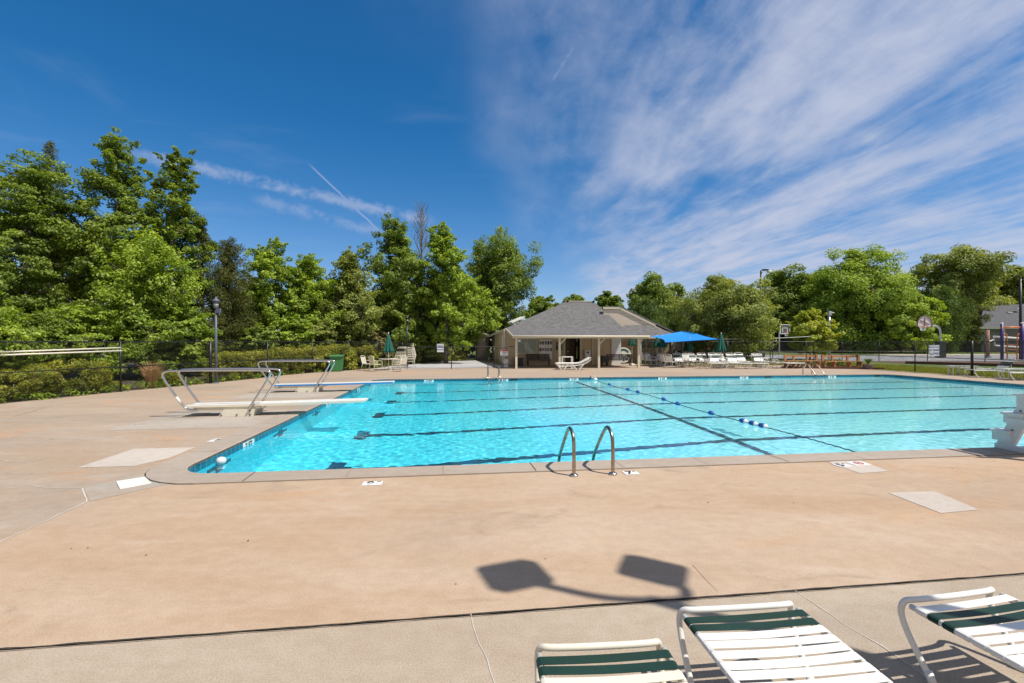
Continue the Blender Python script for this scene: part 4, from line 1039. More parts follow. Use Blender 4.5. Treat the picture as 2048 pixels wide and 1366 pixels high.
t = thing('drinking_fountain', 'grey drinking fountain with two dark basins on the wing wall', 'fountain', AT(1351, 39.6))
MB().box((0, 0, .5), (.25, .3, 1.0)).build('pedestal', M_galv, t)
for s in (-.3, .3): MB().lathe([(.1, .75), (.2, .95), (.2, 1.0)], (s, -.1, 0), 12).build('basin', M_black, t)
t = thing('wooden_shed', 'reddish brown slatted shed seen between umbrellas right of the wing', 'shed', AT(1400, 62))
ab(MB().slab([Q(1378, 678, 62), Q(1420, 680, 62), AT(1420, 62), AT(1378, 62)], (0, 3, 0)), 'wall', mat('shed_brown', (.13, .055, .035), .8, var=.4, vs=3), t)
ab(MB().slab([Q(1374, 677, 61.6), Q(1424, 679, 61.6), Q(1424, 675, 65.5), Q(1374, 673, 65.5)], (0, 0, .1)), 'roof', M_roofd, t)
# stackable resin lounger by the pool, with frame stool
t = thing('resin_lounger', 'white slatted resin lounger with raised head in front of the pavilion', 'sun lounger', AT(1112, 29.1), R(2))
s_ = MB()
for y in (-.3, .3): s_.tube(curve([(0, y, .38), (.05, y, .42), (1.35, y, .40), (1.6, y, .46), (2.05, y, .72), (2.2, y, .78)], 2), .035, 6); s_.tube(curve([(0, y, .38), (.15, y, .2), (1.3, y, .26), (1.9, y, .4), (2.2, y, .66)], 2), .025, 6)
s_.build('frame', M_strap, t)
sl = MB()
for i in range(17): x = .08+i*.082; sl.box((x, 0, .40), (.06, .58, .02))
for i in range(9): sl.box((1.5+i*.075, 0, .45+i*.037), (.058, .56, .02), 0, 0, -.46)
sl.build('slats', M_strap, t)
for x0, x1 in ((.06, .32), (.72, .46), (1.02, 1.28), (1.72, 1.44)):
    l = MB()
    for y in (-.3, .3): l.bar((x0, y, .36), (x1, y, 0), .06, .05, (0, 1, 0))
    l.build('leg', M_strap, t)
t = thing('frame_stool', 'small square white frame stool standing behind the resin lounger', 'stool', AT(1134, 29.9), R(4))
for x in (-.33, .33):
    for y in (-.2, .2): MB().box((x, y, .40), (.05, .05, .8)).build('leg', M_strap, t)
MB().box((0, 0, .79), (.72, .45, .05)).build('seat', M_strap, t); MB().box((0, -.2, .28), (.66, .03, .04)).build('stretcher', M_strap, t)

# ============================================================ BLUE SHADE SAIL
sl = thing('shade_sail', 'bright blue shade sail stretched from the pavilion to a pole', 'shade sail', AT(1365, 36))
c0, c1, c2, c3 = AT(1299, 33, ZY(672.5, 33)), AT(1377, 41, ZY(661, 41)), AT(1440, 36, ZY(678.5, 36)), AT(1330, 30.5, ZY(684.5, 30.5))
n = 14; vs = []
for i in range(n+1):
    for j in range(n+1):
        u, v = i/n, j/n; p = c0*(1-u)*(1-v)+c1*(1-u)*v+c2*u*v+c3*u*(1-v); c = (c0+c1+c2+c3)/4
        pull = .42*(4*u*(1-u)*(2*abs(v-.5))**2+4*v*(1-v)*(2*abs(u-.5))**2)*.5
        q = p+(c-p)*pull; q.z = p.z-.18*16*u*(1-u)*v*(1-v)*.6; vs.append(q)
fs = [(i*(n+1)+j, i*(n+1)+j+1, (i+1)*(n+1)+j+1, (i+1)*(n+1)+j) for i in range(n) for j in range(n)]
k = len(vs); mb = MB(); mb.add(vs+[v-Vector((0, 0, .012)) for v in vs], fs+[tuple(k+i for i in f[::-1]) for f in fs]); ab(mb, 'fabric', M_bluefab, sl, True)
M_cord = mat('cord_grey', (.45, .46, .44), .7)
p1, p2 = AT(1413, 43, ZY(638, 43)), AT(1657, 46, ZY(671, 46))
ab(MB().tube([c1, p1], .022, 6), 'tether', M_cord, sl); ab(MB().tube([c2, c2*.5+p2*.5-Vector((0, 0, .08)), p2], .03, 6), 'tether', M_cord, sl)
t = thing('sail_pole', 'thin grey steel pole holding the back corner of the blue sail', 'pole', AT(1413, 43)); MB().tube([(0, 0, 0), (0, 0, ZY(637, 43))], .06, 10).build('pole', M_galv, t, True); MB().lathe([(.07, 0), (.05, .08)], (0, 0, ZY(637, 43)), 10).build('cap', M_galv, t)

# ============================================================ FAR DECK FURNITURE
for i, (px, y, Yf, rot, bk) in enumerate(((1372, 0, 34.0, 92, 50), (1396, 0, 34.4, 88, 46), (1424, 0, 34.2, 94, 48), (1441, 0, 33.2, 85, 52), (1462, 0, 34.3, 95, 47), (1479, 0, 33.4, 86, 50), (1505, 0, 34.0, 98, 52), (1533, 0, 33.6, 83, 48), (1546, 0, 34.6, 108, 44))):
    d = R(rot); hd = Vector((math.cos(d), math.sin(d), 0)); q = AT(px, Yf-1.8)
    lounger('white strap lounger with raised back, %s from left in the back row' % ORD[i], q, d, R(bk), group='raised loungers in the back row')
for i, (px, Yf, rot, bk) in enumerate(((1450, 30.2, 182, 62), (1478, 31.2, 178, 0), (1502, 29.9, 150, 38), (1532, 30.1, 172, 0), (1586, 30.9, 171, 22), (1605, 30.3, 176, 20))):
    lounger('white strap lounger lying side on, %s from left in the front row' % ORD[i], AT(px, Yf), R(rot), R(bk), group='side on loungers in the front row')
for i, (px, Yf, r_) in enumerate(((1364, 31.4, .58), (1388, 31.9, .55), (1452, 31.9, .5), (1524, 32.0, .48))):
    rtable(['large round white table in front of the blue sail, left one', 'round white table just right of the large one below the blue sail', 'round white table among the raised loungers near the big umbrella', 'round white table at the right end of the lounger row'][i], AT(px, Yf), r_, M_strap, 'round tables on the far deck', .66)
CH2 = 'white strap chairs on the far deck'
for i, (px, Yf, rz_, l) in enumerate(((1333, 31.8, 10, 'white strap chair facing the round tables, behind its twin at the far left'), (1343, 30.9, 35, 'white strap chair nearest the pool left of the large round table'), (1376, 33.2, -80, 'white strap chair half hidden behind the large round table'),
        (1302, 33.4, -60, 'white strap chair at the grey table under the pavilion umbrellas, back to the post'), (1312, 34.4, 200, 'white strap chair on the far side of the grey table'), (1410, 31.5, 170, 'white strap chair between round tables and upright lounger'), (1290, 34.2, 20, 'white strap chair just right of the last porch post'))):
    chair(l, AT(px, Yf), R(rz_), CH2, m=M_strap)
M_gtab = mat('grey_table', (.25, .27, .30), .4)
rtable('grey table under the pavilion umbrellas', AT(1306, 33.8), .5, M_gtab, None, .7)
rtable('dark round table behind the grey table near the wing wall', AT(1322, 35.6), .55, M_black, None, .72)
for px, Yf, top, bot, r_, l in ((1264, 35.5, 676, 691, .30, 'closed green umbrella under the eave behind the open bench'), (1314, 35.2, 677, 694, .30, 'closed green umbrella left of the pair below the sail'), (1325.5, 34.6, 677, 695, .30, 'closed green umbrella right of the pair below the sail'),
        (1372, 36.5, 676, 702, .22, 'dark closed umbrella in shade behind the light green one'), (1380, 35.6, 675, 703, .24, 'closed light green umbrella under the sail middle'), (1442.5, 33.5, 665.5, 703, .36, 'large closed green umbrella by the lounger row at the tree')):
    umbrella(l, AT(px, Yf), ZY(top, Yf)+(.25 if px < 1330 else 0), ZY(bot, Yf), r_*.85, M_trim)
# right side group
lounger('white strap lounger with steep raised back in front of the right fence', AT(1942, 22.9), R(-12), R(48), group='loungers by the right fence')
lounger('flat white strap lounger behind the steep one by the right fence', AT(1909, 24.6), R(-10), 0, group='loungers by the right fence')
lounger('flat white strap lounger at the right frame edge by the playground fence', AT(2011, 21.2), R(-8), 0, group='loungers by the right fence')
def ptable(label, loc, rz, L=.62):
    t = thing('low_table', label, 'side table', loc, rz, 'low white side tables')
    MB().box((0, 0, .50), (L*2, .5, .03)).build('tabletop', M_strap, t)
    for x in (-L*.8, 0, L*.8): MB().tube([(x, -.18, 0), (x, -.18, .48)], .02, 6).build('leg', M_strap, t); MB().tube([(x, .18, 0), (x, .18, .48)], .02, 6).build('leg', M_strap, t)
ptable('low white side table at the left end of the fence side loungers', AT(1924, 24.2), R(-14)); ptable('low white side table at the right frame edge', AT(2036, 21.6), R(-12))

# orange wooden benches, planter, timber edging
def obench(label, loc, rz, L):
    t = thing('wooden_bench', label, 'bench', loc, rz, 'orange wooden benches')
    for i, x in enumerate((0, L*.27, L*.70, L)):
        hgt = .92 if i in (0, 3) else .86
        MB().box((x, 0, hgt/2), (.13 if i in (0, 3) else .1, .12, hgt)).build('post', M_wood, t)
        MB().box((x, -.22, .22), (.11, .1, .44)).build('leg', M_wood, t)
        MB().box((x, -.15, .40), (.09, .42, .09)).build('arm', M_wood, t)
    MB().box((L/2, .03, .80), (L, .05, .14)).build('back_rail', M_wood, t); MB().box((L/2, -.18, .47), (L, .3, .05)).build('seat', M_wood, t); MB().box((L/2, -.02, .10), (L, .06, .12)).build('bottom_rail', M_wood, t)
obench('orange wooden bench with slatted back, left one beside the lounger row', AT(1570, 31.3), R(4), 66/FPX*31.3)
obench('orange wooden bench, right one beside the planter', AT(1645, 30.6), R(3), 74/FPX*30.6)
M_timb = mat('dark_timber', (.10, .045, .03), .8, var=.3)
o = MB().bar(AT(1562, 30.9, .06), AT(1768, 29.3, .06), .14, .12).build('timber_edging', M_timb); tag(o, 'dark timber edging along the lawn behind the orange benches', 'edging')
o = MB().bar(AT(1811, 37.5, .08), AT(2100, 31.5, .08), .2, .2).build('timber_edging', M_timb); tag(o, 'dark timber edging round the playground mulch', 'edging')

# lawn courts beyond the fence
def gsheet(name, m, pts, z): return struct(name, MB().poly([(p[0], p[1], z) for p in pts]), m)
gsheet('court', M_asph, [(20, 50), (80, 50), (80, 62), (20, 62)], -.02); gsheet('court', M_asph, [(28, 42.5), (52, 40.5), (70, 44), (70, 50), (28, 50)], -.022)
gsheet('playground_mulch', M_mulch, [AT(1811, 37.5)[:2], AT(2100, 31.5)[:2], (62, 38), (62, 41), (33, 42.4)], -.015)
gsheet('sand_strip', mat('pale_sand', (.62, .55, .36), .9), [(52, 62), (95, 62), (95, 66), (52, 66)], -.02)

def shrub_core(): pass
# ============================================================ STRUCTURES FAR RIGHT
t = thing('timber_wall', 'long grey brown board fence at the back of the basketball court', 'fence', AT(1700, 84))
ab(MB().slab([AT(1330, 84), AT(2040, 84), Q(2040, 680.5, 84), Q(1330, 680, 84)], (0, .3, 0)), 'boards', mat('weathered_boards', (.085, .065, .055), .9, col2=(.15, .12, .10), cs=.8, var=.35, vs=2), t)
pm = MB()
for px in range(1350, 2040, 30): pm.bar(AT(px, 83.9), Q(px, 678.5, 83.9), .25, .2, (0, 1, 0))
ab(pm, 'posts', M_timb, t)
def hoopnet(mb, c, r, h):
    for k in range(12):
        a = k*math.pi/6
        for s in (1, -1): mb.tube([c+Vector((r*math.cos(a), r*math.sin(a), 0)), c+Vector((r*.8*math.cos(a+s*.3), r*.8*math.sin(a+s*.3), -h*.5)), c+Vector((r*.6*math.cos(a), r*.6*math.sin(a), -h))], .012, 3)
Yh = 62; k = Yh/FPX
t = thing('basketball_hoop', 'basketball hoop with rectangular backboard beside the bright young tree', 'basketball hoop', AT(1570, Yh))
wd, ht = 19*k, 18*k; cz = ZY(658.5, Yh)
bb = MB().box((-4*k, -.4, cz), (wd, .05, ht)).build('backboard', mat('clear_board', (.09, .11, .10), .1), t)
bf = MB()
for s in (-1, 1): bf.box((-4*k+s*wd/2, -.44, cz), (.09, .05, ht+.09)); bf.box((-4*k, -.44, cz+s*ht/2), (wd, .05, .09)); bf.box((-4*k+s*wd*.24, -.44, cz-ht*.12), (.08, .04, ht*.5))
bf.box((-4*k, -.44, cz+ht*.13), (wd*.5, .04, .08)); bf.build('board_frame', M_strap, bb)
rm = MB(); rm.tube([(-4*k+.27*math.cos(a*math.pi/8), -.8+.27*math.sin(a*math.pi/8), cz-ht*.38) for a in range(17)], .03, 6); rm.build('rim', mat('rim_orange', (.6, .12, .03), .4), t)
nm = MB(); hoopnet(nm, Vector((-4*k, -.8, cz-ht*.38)), .26, .5); nm.build('net', M_strap, t)
MB().tube([(-4*k, .9, 0), (-4*k, .9, cz-.3), (-4*k, -.36, cz+.1)], .1, 8).build('pole', M_galv, t)
Yh = 52; k = Yh/FPX
t = thing('basketball_hoop', 'basketball hoop with fan shaped backboard on a curved grey pole', 'basketball hoop', AT(1881, Yh))
px_x = lambda p: (p-1881)*k; pz = lambda y: ZY(y, Yh)
MB().tube(curve([(0, 0, 0), (0, 0, pz(668)), (px_x(1879), 0, pz(655)), (px_x(1868), 0, pz(651)), (px_x(1848), 0, pz(650.5))], 3), .10, 10).build('pole', M_galv, t, True)
cx, czz = px_x(1844.5), pz(654); fan = [(cx+14.8*k*math.cos(a*math.pi/14), -.3, czz+3*k+19*k*math.sin(a*math.pi/14)) for a in range(15)]
fan = [(cx+13*k, -.3, czz), ]+fan+[(cx-13*k, -.3, czz)]
bb = MB().slab(fan, (0, .06, 0)).build('backboard', mat('board_white', (.62, .58, .58), .5, var=.1), t)
fr = MB()
for a, b in zip(fan, fan[1:]+fan[:1]): fr.bar((a[0], -.34, a[2]), (b[0], -.34, b[2]), .05, .08, (0, 1, 0))
fr.bar((cx, -.34, czz+1*k), (cx, -.34, czz+17*k), .08, .05, (0, 1, 0)); fr.bar((cx-9*k, -.34, czz+13*k), (cx+9*k, -.34, czz+5*k), .06, .05, (0, 1, 0)); fr.build('board_frame', mat('rust_frame', (.25, .15, .12), .6), bb)
c = Vector((px_x(1834), -.75, pz(654))); rm = MB(); rm.tube([c+Vector((.3*math.cos(a*math.pi/8), .3*math.sin(a*math.pi/8), 0)) for a in range(17)], .03, 6); rm.bar(c+Vector((.28, .1, 0)), (cx, -.3, czz+.1), .08, .06); rm.build('rim', MATS['rim_orange'], t)
nm = MB(); hoopnet(nm, c, .29, .45); nm.build('net', M_strap, t)
MB().box((0, 0, .9), (.75, .6, 1.8)).build('pole_pad', mat('pad_dark', (.03, .035, .035), .8), t)
t = thing('grey_bin', 'square grey litter bin on the lawn behind the lounger row', 'bin', AT(1520, 40)); MB().box((0, 0, .42), (.55, .5, .84), taper=1.15).build('body', mat('bin_grey', (.2, .2, .17), .7), t); MB().box((0, 0, .87), (.68, .62, .06)).build('rim', M_galv, t)
# playground frame
Yg = 46.0; M_purp = mat('purple_post', (.05, .025, .13), .4); M_orng = mat('orange_bar', (.62, .17, .04), .4)
t = thing('playground_frame', 'playground climbing frame with dark purple posts and orange bars', 'climbing frame', AT(2024, Yg))
for px, dy in ((2004, 0), (2044.5, -1), (2004, 3), (2060, 3)):
    p = MB(); a = AT(px, Yg+dy); ab(p.tube([a, a+Vector((0, 0, ZY(648, Yg)))], .13, 12), 'post', M_purp, t, True); ab(MB().lathe([(.14, 0), (.13, .08), (.05, .13)], a+Vector((0, 0, ZY(648, Yg))), 12), 'post_cap', M_strap, t, True)
ab(MB().tube([Q(2001, 655.5, Yg), Q(2060, 654, Yg)], .09, 8), 'top_bar', M_orng, t, True); ab(MB().tube([Q(2003, 655.5, Yg+3), Q(2060, 654, Yg+3)], .09, 8), 'top_bar', M_orng, t, True)
lm = MB(); lm.tube(curve([Q(2003, 669, Yg), Q(2012, 667, Yg), Q(2014.5, 674, Yg), AT(2014.5, Yg)], 2), .05, 8); lm.tube(curve([Q(2044, 666, Yg), Q(2036, 668, Yg), Q(2034, 674, Yg), AT(2034, Yg)], 2), .05, 8)
for y in (690, 699, 708): lm.tube([Q(2014.5, y, Yg), Q(2034, y+.5, Yg)], .035, 6)
ab(lm, 'ladder', M_orng, t, True)
t = thing('white_goal_frame', 'white tube frame held by a wooden post behind the playground bars', 'frame', AT(1987, 50))
ab(MB().tube([Q(2060, 678, 50), Q(1987, 673, 50), Q(1990, 691, 50), Q(2060, 696, 50)], .09, 8), 'frame', M_strap, t, True); ab(MB().tube([Q(1987, 679, 50), Q(1977, 684, 50)], .05, 6), 'brace', M_strap, t)
t2 = thing('wooden_post', 'tall round wooden post left of the playground bars', 'post', AT(1975.5, 50)); MB().tube([(0, 0, 0), (0, 0, ZY(660, 50))], .15, 12).build('shaft', mat('post_wood', (.30, .17, .11), .8, var=.2), t2, True)
MB().box((0, 0, .1), (.34, .34, .2)).build('footing', M_galv, t2)
# house
Yh = 78
t = thing('grey_house', 'low house with dark shingle roof at the right edge beyond the playground', 'house', AT(2020, Yh))
hw_ = ab(MB().slab([Q(1963, 653, Yh), Q(2110, 653, Yh), AT(2110, Yh), AT(1963, Yh)], (0, 10, 0)), 'wall', siding('grey_siding', (.17, .18, .19), .2), t)
rfh = ab(MB().slab([Q(1958, 655, Yh-1), Q(2120, 655, Yh-1), Q(2110, 606, Yh+5), Q(1968, 614, Yh+5)], (0, 0, .15)).slab([Q(1968, 614, Yh+5), Q(2110, 606, Yh+5), Q(2110, 655, Yh+12), Q(1940, 650, Yh+12)], (0, 0, .15)).add([Q(1958, 655, Yh-1), Q(1968, 614, Yh+5), Q(1935, 652, Yh+11)], [(0, 1, 2)]), 'roof', M_roofd, t)
ab(MB().bar(Q(1958, 655.5, Yh-1.1), Q(2120, 655.5, Yh-1.1), .15, .4), 'fascia', mat('grey_fascia', (.25, .27, .25), .5), t)
for px, py in ((2017, 625), (2035.5, 617)): MB().box(Q(px, py, Yh+2.5), (.7, .5, .12)).build('skylight', M_strap, rfh)
wq = ab(MB().slab([Q(2008, 660, Yh-.05), Q(2042, 660, Yh-.05), Q(2042, 682, Yh-.05), Q(2008, 682, Yh-.05)], (0, .05, 0)), 'window', M_pane, t)
ab(MB().bar(AT(2007, Yh-.2), Q(2007, 657, Yh-.2), .35, .2, (0, 1, 0)), 'porch_post', M_strap, t)

# ============================================================ PLANTS
def mkmesh(name, V, Fc, m, parent, tint=None):
    me = bpy.data.meshes.new(name); me.vertices.add(len(V)); me.vertices.foreach_set('co', V.astype(np.float32).ravel())
    nf = len(Fc); me.loops.add(nf*4); me.loops.foreach_set('vertex_index', Fc.astype(np.int32).ravel())
    me.polygons.add(nf); me.polygons.foreach_set('loop_start', np.arange(0, nf*4, 4, dtype=np.int32)); me.polygons.foreach_set('loop_total', np.full(nf, 4, np.int32))
    me.update(calc_edges=True)
    if tint is not None:
        at = me.attributes.new('tint', 'FLOAT', 'FACE'); at.data.foreach_set('value', tint.astype(np.float32))
    me.materials.append(m); o = bpy.data.objects.new(name, me); COL.objects.link(o); o.parent = parent; return o
def leaves(C, rad, n, size, rng, up=.7, flat=.6, aspect=.5, outw=.35, tintn=None, shell=.35, center=None):
    "n leaves per cluster; C (K,3), rad (K,)"
    K = len(C); n = np.broadcast_to(np.asarray(n, int), (K,)); ci = np.repeat(np.arange(K), n); N_ = len(ci)
    d = rng.normal(size=(N_, 3)); d /= np.linalg.norm(d, axis=1)[:, None]
    r = rng.random(N_)**shell; pos = d*r[:, None]; pos[:, 2] *= flat
    P0 = C[ci]+pos*rad[ci][:, None]
    nrm = rng.normal(size=(N_, 3))*.55+np.array([0, 0, up])+d*outw
    if center is not None:
        o = P0-center; o /= np.linalg.norm(o, axis=1)[:, None]+1e-6; nrm += o*.5
    nrm /= np.linalg.norm(nrm, axis=1)[:, None]
    t = rng.normal(size=(N_, 3)); t -= nrm*np.sum(t*nrm, 1)[:, None]; t /= np.linalg.norm(t, axis=1)[:, None]
    b = np.cross(nrm, t); s = size*(.6+.8*rng.random(N_))[:, None]
    V = np.stack([P0-t*s*.5, P0+b*s*aspect*.5+nrm*s*.1, P0+t*s*.5-nrm*s*.08, P0-b*s*aspect*.5+nrm*s*.1], 1).reshape(-1, 3)
    Fc = np.arange(N_*4).reshape(-1, 4)
    ct = rng.random(K) if tintn is None else tintn
    return V, Fc, ct[ci]
def arr(v): return np.array(v, dtype=float)
ENV = {
 'round': lambda t: math.sqrt(max(0, 1-((t-.52)/.5)**2)),
 'tall': lambda t: (min(1, .45+t*2.4) if t < .3 else 1)*(1-max(0, t-.45)/.57)**.6*(.85+.18*math.sin(t*17)) if t < 1 else .05,
 'col': lambda t: (.60+t*1.2 if t < .3 else .96)*(1-max(0, (t-.62))/.40)**.55*(.88+.14*math.sin(t*13)) if t < 1 else .05,
 'vase': lambda t: .25+.85*math.sin(min(1, t*1.25)*math.pi*.62) if t < .8 else max(.05, 1.0*(1-((t-.8)/.22)**2)),
 'cone': lambda t: max(.04, (1-t)**.75),
 'spread': lambda t: math.sqrt(max(0, 1-((t-.45)/.56)**2))**.7,
}
def tree(name, label, px, ytop, Y, hw, kind='round', leaf='mid', base=.12, n=14000, size=None, seed=0, group=None, cr=.17, lean=0., bark=M_bark, zb=0., cat='tree', limbs=1., trunkr=None, flat=.75, up=.5, fill=1.):
    rng = np.random.default_rng(seed+100); X, H, Rr_ = (px-1024)/FPX*Y, ZY(ytop, Y), hw/FPX*Y
    t = thing(name, label, cat, (X, Y, zb-.03), 0, group); H -= zb
    size = (size or max(.085, .0043*Y))*1.25; ytop += 14; H = ZY(ytop, Y)-zb; n = int(n*.78); env = ENV[kind]; mb = MB()
    tr = trunkr or max(.07, H*.013); lx, ly = lean*H, rng.uniform(-.03, .03)*H
    def axis(f): return Vector((lx*f+.012*H*math.sin(5*f+seed), ly*f+.012*H*math.cos(4*f+seed), H*f))
    topf = .93 if kind not in ('vase', 'spread', 'round') else .72
    mb.tube([axis(f*topf) for f in np.linspace(0, 1, 9)], [tr*(1-.88*f)*(1.35 if f == 0 else 1) for f in np.linspace(0, 1, 9)], 8)
    # the crown is a heap of uneven lobes, each carried by a limb and covered in small leaf sprays
    C, Rd, asp = [], [], H/(2*Rr_); nl = int((24 if asp > 1.3 else 18)*limbs+4*asp)
    for i in range(nl):
        f = base+.06+(1-base-.06)*((i+.5)/nl)**.92; az = i*2.4+rng.uniform(-.7, .7); e = env(min(.97, f))
        lr = Rr_*(.20+.24*e)*rng.uniform(.7, 1.25)*min(1, .55+1/asp*.8); L = max(0, e*Rr_*rng.uniform(.5, 1.05)-lr*.55)
        ax = axis(f); top = H*f-lr*.35 if f > .85 else H*f; lc = Vector((ax.x+L*math.cos(az), ax.y+L*math.sin(az), top)); vz = rng.uniform(.75, 1.25)
        f0 = max(base*.6, min(topf*.97, f-(L/H)*(.45 if kind != 'vase' else .9)-.04)); p0 = axis(f0); md = p0.lerp(lc, .5)+Vector((0, 0, .08*L if kind != 'vase' else -.03*L)); br = max(.012, tr*.42*(1-f0)*.9)
        mb.tube([p0, p0.lerp(md, .6), md, lc], [br, br*.8, br*.6, br*.3], 5)
        m_ = int(11*fill*(1+.5*(lr > .3*Rr_)))
        for j in range(m_):
            d = Vector(rng.normal(size=3)); d.normalize(); d.z = d.z*vz+.12; q = lc+d*lr*rng.uniform(.45, 1.08)
            mb.tube([lc.lerp(q, .1), q], [br*.28, br*.08], 3, False); C.append(q); Rd.append(lr*rng.uniform(.22, .48))
        if rng.random() < .5 and Y < 60:
            d = Vector((math.cos(az), math.sin(az), rng.uniform(-.1, .9))); 
            for j in range(3): C.append(lc+d*lr*(1.0+.22*j)); Rd.append(lr*(.26-.05*j))
    for j in range(5): C.append(axis(1-.035*j)); Rd.append(Rr_*(.05+.035*j))
    n = int(n*1.9); C = arr([c[:] for c in C]); Rd = arr(Rd); wgt = Rd**1.8; nn = np.maximum(6, (n*wgt/wgt.sum())).astype(int)
    mb.build('trunk', bark, t, True)
    V, Fc, tn = leaves(C, Rd, nn, size, rng, flat=flat, up=up, aspect=.6, center=arr((lx*.5, 0, H*.5)))
    mkmesh('crown', V, Fc, LM[leaf], t, tn); return t
def conifer(name, label, px, ytop, Y, hw, leaf='cedar', n=14000, seed=0, group=None, base=.04, size=None, kind='cone', cat='tree'):
    rng = np.random.default_rng(seed+500); X, H, Rr_ = (px-1024)/FPX*Y, ZY(ytop, Y), hw/FPX*Y
    t = thing(name, label, cat, (X, Y, -.03), 0, group); size = size or max(.11, .0042*Y); mb = MB()
    mb.tube([(0, 0, 0), (.05, 0, H*.5), (0, 0, H*.98)], [H*.014, H*.009, .01], 7); C, Rd = [], []; env = ENV[kind]
    nb = int(70*(H/8)**.6)
    for i in range(nb):
        f = base+(1-base)*(i+.5)/nb; az = i*2.399+rng.uniform(-.4, .4); L = env(f)*Rr_*rng.uniform(.6, 1.12)+.08
        p0 = Vector((0, 0, H*f)); tip = Vector((L*math.cos(az), L*math.sin(az), H*f+L*rng.uniform(.05, .5)))
        mb.tube([p0, tip], [.03, .006], 4, False)
        for j in range(4): q = p0.lerp(tip, .3+.7*j/3); C.append(q[:]); Rd.append(.10*Rr_+.16*L*rng.uniform(.7, 1.2))
    C = arr(C); Rd = arr(Rd); wgt = Rd**2; nn = np.maximum(6, 1.6*n*wgt/wgt.sum()).astype(int); mb.build('trunk', M_bark, t)
    V, Fc, tn = leaves(C, Rd, nn, size, rng, up=.15, flat=1.0, aspect=.28, outw=.2); mkmesh('crown', V, Fc, LM[leaf], t, tn); return t
def bush(name, label, loc, w_, h_, leaf='hedge', n=5000, size=.07, seed=0, group=None, cat='shrub', box=.0, loose=.0, d_=None):
    rng = np.random.default_rng(seed+900); d_ = d_ or w_; t = thing(name, label, cat, (loc[0], loc[1], -.03), rng.uniform(0, 3), group) if not d_ != w_ else thing(name, label, cat, (loc[0], loc[1], -.03), 0, group)
    mb = MB()
    for i in range(9):
        az = i*.7+rng.uniform(0, .5); mb.tube([(0, 0, 0), (w_*.15*math.cos(az), d_*.15*math.sin(az), h_*.35), (w_*.36*math.cos(az), d_*.36*math.sin(az), h_*rng.uniform(.6, .9))], [.02, .014, .004], 4)
    mb.build('stems', M_bark, t)
    K = 120; dd = rng.normal(size=(K, 3)); dd /= np.linalg.norm(dd, axis=1)[:, None]; dd[:, 2] = np.abs(dd[:, 2])*1.0
    sq = np.abs(dd)**(1-box*.45)*np.sign(dd); r = rng.uniform(.62, .93, K)[:, None]**.8
    C = sq*r*arr([w_/2, d_/2, h_*.60])+arr([0, 0, h_*.32]); Rd = np.full(K, min(w_, h_)*.155)*rng.uniform(.7, 1.3+loose, K)
    low = rng.random(K) < .35; C[low, 2] *= .45
    V, Fc, tn = leaves(C, Rd, int(n/K), size, rng, up=.6, flat=.85, center=arr([0, 0, h_*.3]), aspect=.55)
    V[:, 2] = np.maximum(V[:, 2], .03)
    mkmesh('foliage', V, Fc, LM[leaf], t, tn); return t
#@@TREES
WOOD = 'trees behind the left fence'
tree('oak_tree', 'broad layered green tree filling the left edge of the frame', 52, 304, 21.5, 126, 'spread', 'mid', .07, 34000, .105, 1, WOOD, .14, flat=.4)
conifer('cedar_tree', 'dark cedar spire poking up behind the leftmost broad tree', 99, 284, 27, 62, 'cedar', 16000, 2, WOOD)
tree('sweetgum_tree', 'tallest tree at the left, two leafy tips above the contrail', 232, 262, 24, 104, 'col', 'mid', .14, 27000, .115, 3, WOOD, .15)
tree('sweetgum_tree', 'tall pointed green tree just right of the tallest one', 348, 286, 25, 80, 'col', 'mid', .12, 24000, .115, 14, WOOD, .16)
tree('young_maple', 'lower bright green tree under the two tall left ones', 290, 455, 22.5, 88, 'round', 'bright', .06, 14000, .11, 5, WOOD, .17)
conifer('cedar_tree', 'slim dark cedar left of the near lamp post', 404, 438, 26, 44, 'cedar', 15000, 6, WOOD)
conifer('cedar_tree', 'wide dark olive cedar just right of the near lamp post', 458, 482, 27.5, 56, 'cedar', 19000, 7, WOOD, kind='col')
tree('sweetgum_tree', 'small bright tip rising between the two cedars', 452, 476, 31, 30, 'tall', 'mid', .3, 6000, None, 8, WOOD, .22)
tree('tulip_tree', 'yellow green tree above the farther diving board rails', 533, 468, 30, 58, 'round', 'bright', .10, 17000, None, 9, WOOD, .2)
tree('tulip_tree', 'bright green tree left of the olive one', 608, 498, 31, 60, 'round', 'bright', .06, 17000, None, 10, WOOD, .19)
tree('holly_tree', 'dull olive tree with a narrow tip left of centre', 700, 490, 33, 72, 'tall', 'olive', .04, 17000, None, 11, WOOD, .19)
tree('oak_tree', 'tall dark green tree left of the bare dead treetop', 796, 430, 37, 80, 'col', 'mid', .05, 24000, None, 12, WOOD, .18)
tree('sweetgum_tree', 'tall green tree right of the bare dead treetop', 890, 438, 37.5, 68, 'col', 'bright', .06, 22000, None, 13, WOOD, .18)
tree('tulip_tree', 'leafy bright tree over the kiddie pool fence', 921, 545, 43, 60, 'round', 'bright', .25, 15000, None, 4, WOOD, .17)
tree('elm_tree', 'vase shaped tree with dark forked trunks left of the pavilion', 995, 466, 52, 74, 'vase', 'mid', .20, 36000, .17, 15, WOOD, .14, limbs=1.3)
